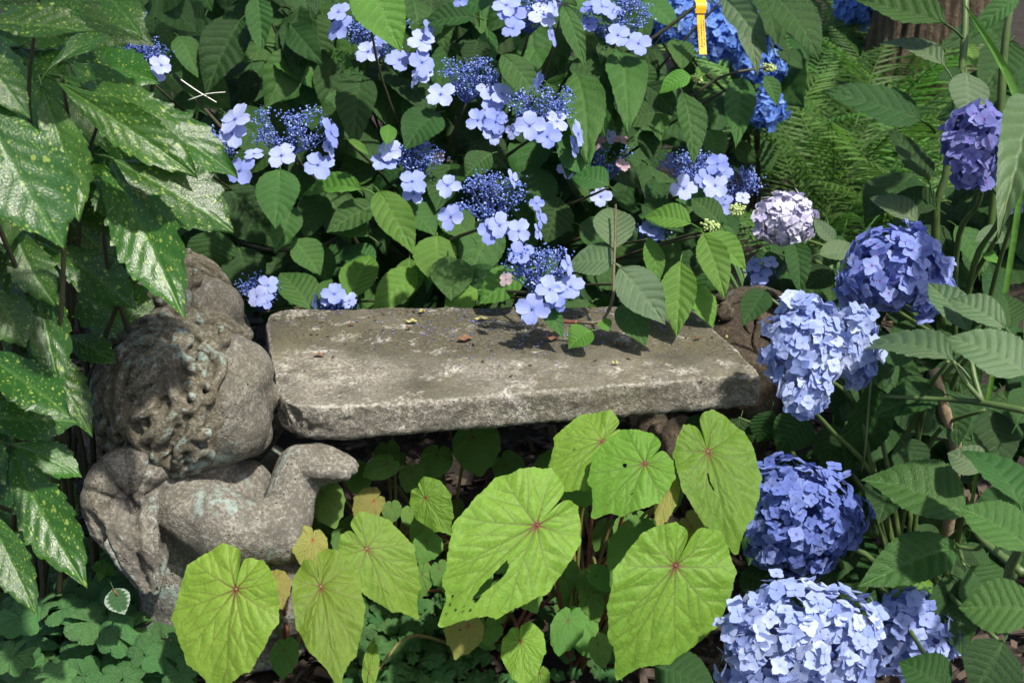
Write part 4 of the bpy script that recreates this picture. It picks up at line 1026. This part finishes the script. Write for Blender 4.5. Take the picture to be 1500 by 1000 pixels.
merged('foliage', fill(60, (1300, 250, 1540, 520), (2.6, 3.1), (60, 105), HYD_LO) + fill(24, (1430, 20, 1540, 270), (2.6, 3.0), (60, 105), HYD_LO) + fill(30, (1100, 340, 1300, 470), (2.6, 3.0), (50, 90), HYD_LO), M_HYD_D, TH)['kind'] = 'stuff'
stems('branch', [([P(1415, -20, 2.45), P(1412, 70, 2.44), P(1400, 160, 2.46), P(1385, 260, 2.5), P(1370, 350, 2.55), TR], .0055, .008), ([P(1480, 10, 2.5), P(1470, 90, 2.52), P(1455, 300, 2.6), TR], .006, .008),
    ([P(1445, 250, 2.34), P(1432, 300, 2.4), P(1400, 380, 2.5), TR], .0035, .006), ([P(1490, 290, 2.4), P(1460, 330, 2.45), P(1420, 420, 2.55), TR], .004, .006), ([P(1170, 350, 2.55), P(1190, 380, 2.55), P(1225, 420, 2.6), TR], .003, .005)] + branches(TR, fs), M_STEM, TH)

# ---- the pale blue mophead hydrangea in front at the right
NR = P(1330, 840, 2.35); NR.z = 0
NH = thing('mophead_hydrangea', 'leafy mophead hydrangea at the lower right with pale blue and deep blue flower heads', 'shrub', NR, 'mophead hydrangeas')
fs = []
mophead(NH, 1178, 505, 58, 66, 2.08, M_MOP_PALE, 125, .0175, stemlist=fs, gap=.30)
mophead(NH, 1252, 505, 34, 58, 2.14, M_MOP_PALE, 60, .0165, stemlist=fs, gap=.2)
mophead(NH, 1180, 575, 34, 30, 2.06, M_MOP_PALE, 30, .0175, stemlist=fs, gap=.1)
mophead(NH, 1166, 760, 84, 80, 2.06, M_MOP_DEEP, 260, .0150, stemlist=fs)
mophead(NH, 1172, 948, 116, 92, 1.86, M_MOP_PALE, 270, .0175, stemlist=fs, gap=.42)
mophead(NH, 1335, 925, 62, 58, 1.98, M_MOP_PALE_SHADE, 120, .0165, stemlist=fs, gap=.4)
rows = [(1396, 528, 1266, 458, 66, 2.0, 'p', 1.0), (1420, 485, 1366, 402, 58, 2.05, 'p', 1.0), (1473, 480, 1394, 424, 54, 2.0, 'p', 1.0), (1504, 548, 1400, 472, 82, 1.85, 'p', 1.0), (1384, 577, 1282, 592, 46, 2.1, 'd'),
 (1340, 525, 1266, 497, 48, 2.15, 'd'), (1277, 562, 1250, 694, 84, 2.15, 'd', .2), (1415, 753, 1280, 676, 90, 1.92, 'm'), (1402, 800, 1274, 836, 66, 1.95, 'm'), (1495, 740, 1436, 618, 84, 1.75, 'm'),
 (1510, 805, 1416, 728, 78, 1.72, 'm'), (1520, 895, 1406, 878, 80, 1.55, 'm'), (1440, 690, 1395, 655, 56, 1.9, 'p'), (1085, 838, 1142, 868, 54, 2.1, 'd'), (1260, 890, 1236, 840, 46, 2.15, 'd'),
 (1310, 880, 1375, 838, 54, 2.0, 'b'), (1390, 1010, 1320, 960, 70, 1.8, 'd'), (1240, 860, 1290, 900, 56, 2.2, 'd'), (1480, 480, 1476, 415, 46, 2.1, 'd'), (1390, 570, 1410, 640, 54, 2.15, 'd'),
 (1450, 600, 1470, 690, 70, 2.05, 'd'), (1490, 620, 1520, 560, 60, 2.0, 'd'), (1180, 610, 1140, 660, 60, 2.25, 'd', .2), (1220, 620, 1215, 690, 60, 2.25, 'd', .2), (1420, 830, 1470, 900, 80, 1.95, 'd'), (1390, 840, 1420, 940, 80, 1.98, 'd'), (1470, 940, 1430, 1010, 90, 1.8, 'd'), (1035, 610, 1010, 662, 54, 2.3, 'd', .2), (1085, 612, 1070, 672, 56, 2.3, 'd', .2), (1130, 600, 1110, 650, 50, 2.28, 'd', .2), (1120, 425, 1090, 470, 40, 2.4, 'd'), (960, 975, 1050, 1000, 60, 2.1, 'd'), (1300, 690, 1290, 760, 60, 2.2, 'd'), (1320, 640, 1350, 700, 60, 2.15, 'd')]
tips = hleaves(NH, rows)
merged('foliage', fill(140, (1160, 470, 1560, 1020), (2.3, 2.9), (70, 120), HYD_LO, lambda u, v, d: u < 1230 and v < 640), M_HYD_D, NH)['kind'] = 'stuff'
stems('branch', [([P(1510, 603, 1.95), P(1440, 590, 2.0), P(1385, 585, 2.06), P(1290, 580, 2.1)], .0055, .003), ([P(1396, 528, 2.0), P(1415, 560, 2.0), P(1440, 588, 2.0)], .003, .004), ([P(1420, 485, 2.05), P(1425, 540, 2.02), P(1438, 588, 2.0)], .003, .004),
    ([P(1275, 555, 2.14), P(1268, 650, 2.14), P(1262, 690, 2.16)], .0022, .0015), ([P(1415, 753, 1.92), P(1440, 790, 1.9), P(1500, 840, 1.85)], .004, .006), ([P(1402, 800, 1.95), P(1432, 803, 1.93), P(1445, 785, 1.9)], .003, .003),
    ([P(1495, 800, 1.8), P(1480, 830, 1.85), P(1450, 900, 2.0), NR], .005, .008)] + branches(NR, fs) + branches(NR, [q+Vector((0, .02, -.01)) for q in tips[::2]], .005, .0025), M_STEM, NH)
stems('trunk_stem', [([P(1368, 540, 2.12), P(1378, 580, 2.12), P(1388, 620, 2.14), P(1400, 680, 2.18), NR+Vector((.05, 0, 0))], .0075, .010)], M_WOOD, NH)

# ---- the spotted aucuba at the left
AR = P(20, 700, 2.2); AR.z = 0
AH = thing('aucuba_shrub', 'spotted laurel shrub at the left edge with glossy green leaves speckled yellow', 'shrub', AR)
rows = [(-60, 35, 141, 28, 58, 1.60), (70, 103, 160, 28, 40, 1.72), (-55, 60, 30, 142, 66, 1.52), (85, 120, 283, 250, 74, 1.74), (90, 112, 348, 222, 84, 1.83), (100, 90, 268, 178, 62, 1.86), (61, 126, 118, 312, 78, 1.68),
 (-40, 130, 76, 336, 140, 1.52), (157, 234, 237, 396, 104, 1.84), (165, 232, 343, 328, 100, 1.81), (148, 262, 182, 316, 60, 1.88), (180, 345, 253, 416, 52, 2.0), (58, 355, 202, 440, 72, 1.98), (50, 370, 78, 547, 66, 1.95),
 (36, 490, 130, 602, 62, 1.98), (95, 490, 166, 526, 46, 2.04), (-25, 515, 86, 582, 66, 1.86), (-35, 612, 101, 600, 80, 1.84), (15, 650, 122, 690, 50, 1.98), (20, 655, 94, 834, 86, 1.92), (-25, 740, 34, 866, 60, 1.80),
 (140, -24, 206, 44, 54, 1.82), (60, -30, 110, 20, 50, 1.85), (20, 330, 60, 430, 70, 1.9), (-20, 420, 40, 500, 70, 1.9), (110, 330, 190, 400, 60, 2.0), (150, 160, 250, 250, 60, 1.92)]
tips = []
for i, (bx, by, tx, ty, wpx, d) in enumerate(rows):
    M = leaf_matrix(bx, by, tx, ty, wpx*.95, d, up=.75, jit=.16); place('leaf', ME_AUC[i % 6], M, AH); tips.append(M.translation.copy())
AUC_LO = [pinnate(60, 13, AP, 9, .072, 7, .35, .008, .14, .2, .02, 90+i, .12, .05, 0, .6, .40, 3.2) for i in range(3)]
merged('foliage', fill(60, (-90, -40, 100, 420), (2.0, 2.45), (110, 170), AUC_LO, None, (-10, 120), .08, .3, .5) + fill(22, (-90, 420, 60, 700), (2.3, 2.6), (90, 140), AUC_LO, None, (10, 120), .15, .3, .5), M_AUC, AH)['kind'] = 'stuff'
stems('branch', branches(AR, tips[::2], .005, .002), M_STEM_D, AH)

# ------------------------------------------------------------------ ferns, grass, trunk
def fern(x, y, k, n, s, label):
    t = thing('fern', label, 'fern', (x, y, 0), 'green ferns between the hydrangeas and the tree')
    for i in range(n):
        a = i*2.4+k; el = R(rng.uniform(22, 60)); dr = Vector((math.cos(a)*math.cos(el), math.sin(a)*math.cos(el), math.sin(el)))
        side = Vector((0, 0, 1)).cross(dr).normalized(); nz = dr.cross(-side).normalized()
        if nz.z < 0: nz = -nz
        X = dr.cross(nz); sz = s*rng.uniform(.8, 1.15)
        M = Matrix(((X.x*sz, dr.x*sz, nz.x*sz, x), (X.y*sz, dr.y*sz, nz.y*sz, y), (X.z*sz, dr.z*sz, nz.z*sz, 0), (0, 0, 0, 1)))
        place('frond', ME_FROND[rng.integers(4)], M, t)
FERNS = [(.72, 3.45, 'fern just above the lilac white flower head'), (1.0, 3.5, 'fern nearest the dusky violet flower head'), (.85, 3.85, 'fern in the middle of the fern bed'), (1.2, 3.95, 'fern in front of the tree trunk'),
         (.75, 4.25, 'fern beside the distant blue flower heads'), (1.05, 4.35, 'fern a step in front of the sunlit patch'), (.9, 4.8, 'fern below the large hanging dark leaf'), (1.2, 4.75, 'fern at the left foot of the tree trunk'),
         (1.0, 5.25, 'fern lit by the sun under the farthest blue flower head'), (1.3, 5.3, 'fern behind the left side of the tree trunk'), (.75, 5.3, 'fern farthest back on the left of the fern bed'), (1.42, 3.6, 'fern glimpsed between the stems at the right')]
for i, (x, y, lb) in enumerate(FERNS): fern(x, y, i*1.3, 10, .42+.08*(i % 3), 'feathery green '+lb)
def grass(u, v, d, n, label):
    q = P(u, v, d); q.z = 0; t = thing('grass_tuft', label, 'grass', q, 'tufts of grass by the ferns')
    b = Bag()
    for i in range(n):
        a = rng.uniform(0, 6.3); l = rng.uniform(.25, .45); o = Vector((math.cos(a), math.sin(a), 0)); k = 12
        u_ = np.linspace(0, 1, k); c = np.array([q+o*(l*.5*x*x)+Vector((0, 0, l*(x-.35*x**3))) for x in u_]); sd = np.array(Vector((-o.y, o.x, 0)))
        w_ = .004*(1-u_**2)[:, None]; V = np.concatenate([c-sd*w_, c+sd*w_]); F = np.array([[j, j+1, k+j+1, k+j] for j in range(k-1)])
        m = 2*k; b.add(V, F, dict(co=V, vein=np.zeros(m), tone=np.full(m, rng.random()), red=np.zeros(m), rim=np.zeros(m)))
    place('blades', b.mesh('blades', M_GRASS), None, t)
grass(1120, 300, 3.1, 34, 'strappy dark green grass left of the lilac white flower head')
grass(1230, 330, 3.2, 26, 'thin grass arching over the ground below the ferns')
def blade():
    q = P(1480, 300, 2.2); q.z = 0
    t = thing('iris_leaf', 'single long bright green sword leaf leaning over at the upper right', 'plant', q)
    c = spline([q, P(1498, 260, 2.2), P(1494, 158, 2.2), P(1460, 80, 2.19), P(1412, 6, 2.17)], 40); n = 40
    u_ = np.linspace(0, 1, n); w_ = (.0068*np.sin(np.pi*np.clip(u_*.93+.07, 0, 1))**.6)[:, None]; sd = np.array(RT*.8-FW*.3+UP*.3)
    V = np.concatenate([c-sd*w_, c+np.array(FW)*.003, c+sd*w_]); F = np.array([[k*n+j, k*n+j+1, (k+1)*n+j+1, (k+1)*n+j] for j in range(n-1) for k in (0, 1)]); m = 3*n
    place('blade', mesh('blade', V, F, M_HYD_B, dict(co=V, vein=np.repeat([0, .6, 0], n), tone=np.zeros(m), red=np.zeros(m), rim=np.zeros(m))), None, t)
blade()

TX, TY = 1.37, 4.95
def tree():
    t = thing('tree', 'rough grey-brown tree trunk rising at the upper right behind the ferns', 'tree', (TX, TY, 0))
    na, nz = 150, 190; th = np.linspace(0, 2*np.pi, na, endpoint=False); z = np.linspace(-.05, 6.2, nz)**1.0
    z = np.concatenate([np.linspace(-.05, 1.6, 130), np.linspace(1.65, 6.2, 60)])
    V = []
    for zz in z:
        r = .185*(1-.07*zz)+.12*math.exp(-max(zz, 0)*5)
        for a in th:
            q = Vector((math.cos(a)*2.2, math.sin(a)*2.2, zz*1.1)); q2 = Vector((math.cos(a)*9, math.sin(a)*9, zz*3.0))
            rr = r*(1+.05*mnoise.noise(q)+.10*math.exp(-max(zz, 0)*4)*math.cos(5*a)) - .034*abs(mnoise.noise(q2)) + .012*mnoise.noise(q2*2.3)
            V.append((TX+math.cos(a)*rr, TY+math.sin(a)*rr, zz))
    place('trunk', mesh('trunk', V, grid_faces(nz, na, True), M_BARK), None, t)
    limbs = []; top = Vector((TX, TY, 5.6))
    ends = []
    for i in range(11):
        a = i*2.4; L = rng.uniform(2.0, 3.6); e = top+Vector((math.cos(a)*L, math.sin(a)*L, rng.uniform(.6, 2.6))); ends.append(e)
        limbs.append(([top-Vector((0, 0, rng.uniform(0, .9))), top.lerp(e, .5)+Vector((0, 0, .4)), e], .07, .015))
    stems('limb', limbs, M_BARK, t)
    return t, ends
TREE, TENDS = tree()
def canopy():
    # crown of the trunk in the picture and of an unseen shade tree added outside the frame to dapple the sun
    lit = [(520, 570, 2.17, .20), (800, 565, 2.2, .10), (330, 930, 1.95, .16), (720, 800, 2.0, .13), (950, 700, 2.02, .16), (980, 900, 1.95, .14), (1190, 470, 2.05, .13), (1180, 920, 1.85, .16), (1330, 470, 2.0, .10), (1420, 480, 1.95, .12),
           (230, 190, 1.78, .09), (250, 310, 1.9, .07), (1418, 135, 2.4, .06), (1270, 90, 5.2, .45), (1190, 230, 4.4, .35), (1130, 250, 4.0, .2), (1000, 200, 2.6, .12), (560, 330, 2.5, .16), (640, 400, 2.5, .12), (1150, 315, 2.5, .08), (780, 170, 2.5, .18), (420, 220, 2.5, .14), (600, 70, 2.6, .14), (780, 420, 2.28, .12), (980, 400, 2.36, .12),
           (270, 610, 2.1, .09), (390, 790, 2.15, .10), (180, 760, 2.1, .07), (120, 930, 2.25, .22), (1310, 370, 2.2, .09), (1060, 60, 3.6, .25), (1170, 740, 2.05, .08)]
    T = np.array([list(P(u, v, d)) for u, v, d, r in lit]); RR = np.array([r for *_, r in lit]); S = np.array(SUN_DIR)
    lt = pinnate(7, 5, HP2, 0, 0, 4, .2, .0, .1, .15, .02, 5, 0)
    st = thing('tree', 'unseen leafy tree added outside the picture at the left to dapple the sunlight', 'tree', (-3.4, 1.2, 0))
    v, f = tube([(-3.4, 1.2, -.05), (-3.3, 1.1, 2.2), (-3.0, .8, 4.4), (-2.4, .5, 6.2)], .2, .07, 30, 12, .03); place('trunk', mesh('trunk', v, f, M_BARK), None, st)
    lim = []
    for i in range(10):
        e = Vector((rng.uniform(-2.6, 1.2), rng.uniform(-2.0, 2.0), rng.uniform(5.6, 6.8))); lim.append(([Vector((-2.9, .75, 4.6)), Vector((-2.3, .5, 5.3)).lerp(e, .3), e], .05, .01))
    stems('limb', lim, M_BARK, st)
    def crown(n, centre, ext, owner):
        b = Bag(); k = 0
        while k < n:
            c = np.array(centre)+np.array(ext)*rng.uniform(-1, 1, 3)
            if np.sum(((c-centre)/ext)**2) > 1: continue
            for j in range(16):
                p = c+rng.normal(0, .13, 3); sz = rng.uniform(.10, .17); k += 1
                w = T-p; al = w@S; pd = np.linalg.norm(w-al[:, None]*S, axis=1)
                if np.any((pd < RR+.03) & (al < 0)): continue  # crown gaps cut along the sun direction to the chosen lit spots
                N = Vector(rng.normal(0, 1, 3))+Vector((0, 0, 1.2)); M = mat_at(Vector(p), N, rng.uniform(0, 6.3), sz)
                b.add(xf(lt['V']*np.array([.62, 1, 1]), M), lt['F'], dict(co=lt['A']['co'], vein=lt['A']['vein'], rim=lt['A']['rim'], red=lt['A']['red'], tone=np.full(len(lt['V']), rng.random())))
        place('crown', b.mesh('crown', M_CANOPY), None, owner)
    crown(5200, np.array([-.9, .5, 6.0]), np.array([2.6, 3.0, .8]), st)
    crown(2600, np.array([TX, TY, 7.0]), np.array([3.4, 3.2, 1.6]), TREE)
canopy()

# ------------------------------------------------------------------ tag, sticks, fallen bits on the seat
def plant_tag():
    o = P(1027, 5, 2.58); t = thing('plant_tag', 'yellow plastic plant tag hanging from a hydrangea branch', 'tag', o)
    s = 2.58/FPX
    def strip(pts, w, th=.0006):
        c = spline([P(u, v, 2.58)+FW*k for u, v, k in pts], 14); n = len(c); sd = np.array(RT)*w*s/2; f = np.array(FW)*th
        V = np.concatenate([c-sd-f, c+sd-f, c+sd+f, c-sd+f]); F = [[k*n+j, ((k+1) % 4)*n+j, ((k+1) % 4)*n+j+1, k*n+j+1] for j in range(n-1) for k in range(4)]
        F += [[0, n, 2*n, 3*n], [n-1, 4*n-1, 3*n-1, 2*n-1]]
        return V, np.array(F)
    V, F = strip([(1026, 18, 0), (1028, 45, .003), (1030, 80, .0)], 11); place('tag_strip', mesh('tag_strip', V, F, M_TAG, smooth=False), None, t)
    V, F = strip([(1024, -4, .004), (1027, 8, -.006), (1026, 20, -.002)], 16, .001); place('tag_loop', mesh('tag_loop', V, F, M_TAG, smooth=False), None, t)
    b = Bag()
    for col in (1026.6, 1030.6):
        v = 30
        while v < 68:
            l = rng.uniform(1.2, 3.4); x = col+(v-30)*.035
            b.add([P(x-.7, v, 2.576), P(x+.7, v, 2.576), P(x+.7, v+l, 2.576), P(x-.7, v+l, 2.576)], [[0, 1, 2, 3]]); v += l+rng.uniform(.7, 1.8)
    place('printed_text', b.mesh('printed_text', M_INK, False), None, t)
plant_tag()
def sticks():
    b = P(293, 135, 2.62); t = thing('broken_stick', 'pale white broken stick crossed among the dark stems at the upper left', 'stick', b)
    for pts, r in (([P(265, 117, 2.62), P(290, 134, 2.61), P(317, 150, 2.6)], .0013), ([P(276, 147, 2.61), P(302, 138, 2.6), P(330, 135, 2.6)], .0009)):
        v, f = tube(pts, r, r*.7, 8, 5); place('stick', mesh('stick', v, f, M_WHITE), None, t)
    S = [(603, 472, 24, 'yellow petal curl nearest the back edge of the bench seat', M_YLEAF, 10), (618, 457, 16, 'small yellow petal at the back edge of the bench seat', M_YLEAF, 30), (706, 468, 28, 'long yellow fallen leaf bit on the back of the seat under the lacecap', M_YLEAF, 5),
         (712, 478, 16, 'short yellow fallen leaf bit just in front of the long one', M_YLEAF, 0), (598, 482, 12, 'reddish brown flake left of the middle of the seat', M_BROWN, 40), (468, 521, 22, 'flat brown leaf bit on the left end of the seat', M_BROWN, -8), (682, 497, 34, 'curled brown twig in the middle of the bench seat', M_BROWN, 30),
         (808, 497, 30, 'dark brown leaf on the seat beside the fallen sprig', M_BROWN, 15), (906, 505, 24, 'brown leaf crumbs on the seat right of the green shoot', M_BROWN, -20), (901, 533, 14, 'pale yellow petal alone near the front right of the seat', M_YLEAF, -20), (1022, 496, 14, 'tiny brown speck of leaf at the right end of the seat', M_BROWN, 10), (1065, 495, 12, 'yellow bit on the right edge of the seat', M_YLEAF, 35), (515, 475, 14, 'brown crumb near the back left corner of the seat', M_BROWN, 20)]
    for (u, v, l, lb, m, a) in S:
        q = on_top(u, v, ZT+.003); d = (q-CAM).dot(FW); L = l*.72*d/FPX; n = 12
        x = np.linspace(-.5, .5, n)*L; w_ = L*.27*np.sqrt(np.clip(1-(2*x/L)**2, 0.02, 1)); wob = rng.random()*6
        y = .03*L*np.sin(x/L*2+wob); z = .003*np.sin(x/L*5+wob)**2
        V = np.concatenate([np.stack([x, y-w_, z+.0015], -1), np.stack([x, y, z], -1), np.stack([x, y+w_, z+.0015], -1)])
        M = Matrix.Translation(q) @ Matrix.Rotation(R(a), 4, 'Z')
        o = place('fallen_leaf', mesh('fallen_leaf', V, np.array([[k*n+j, k*n+j+1, (k+1)*n+j+1, (k+1)*n+j] for j in range(n-1) for k in (0, 1)]), m), M); tag(o, lb, 'fallen leaf', 'bits fallen on the bench seat')
    b = Bag()
    for i in range(330):
        u, v = rng.normal(760, 130), 452+abs(rng.normal(0, 34))
        if not (420 < u < 1060 and v < 560): continue
        q = on_top(u, v, ZT+.002); b.add(ICO1[0]*np.array([1, 1, .5])*rng.uniform(.0008, .0017)+np.array(q), ICO1[1], dict(tone=np.full(len(ICO1[0]), rng.random())))
    o = place('fallen_flower_buds', b.mesh('fallen_flower_buds', M_BLUEBIT)); tag(o, 'tiny blue flower buds scattered over the back of the bench seat', 'petals', kind='stuff')
sticks()
def litter():
    b = Bag()
    for i in range(240):
        u, v = rng.uniform(400, 1090), 455+abs(rng.normal(0, 40))
        if v > 575: continue
        q = on_top(u, v, ZT+.0015); M = Matrix.Translation(q) @ Matrix.Rotation(rng.uniform(0, 6.3), 4, 'Z') @ Matrix.Rotation(rng.normal(0, .3), 4, 'X')
        l = .001+.005*rng.random()**3; V = np.array([[-l, 0, 0], [0, -l*.45, .0006], [l, 0, .0004], [0, l*.4, 0]])
        b.add(xf(V, M), [[0, 1, 2, 3]], dict(tone=np.full(4, rng.random())))
    o = place('leaf_litter', b.mesh('leaf_litter', M_CHIP, False)); tag(o, 'brown crumbs of dead leaf and bark littering the top of the bench seat', 'litter', kind='stuff')
litter()
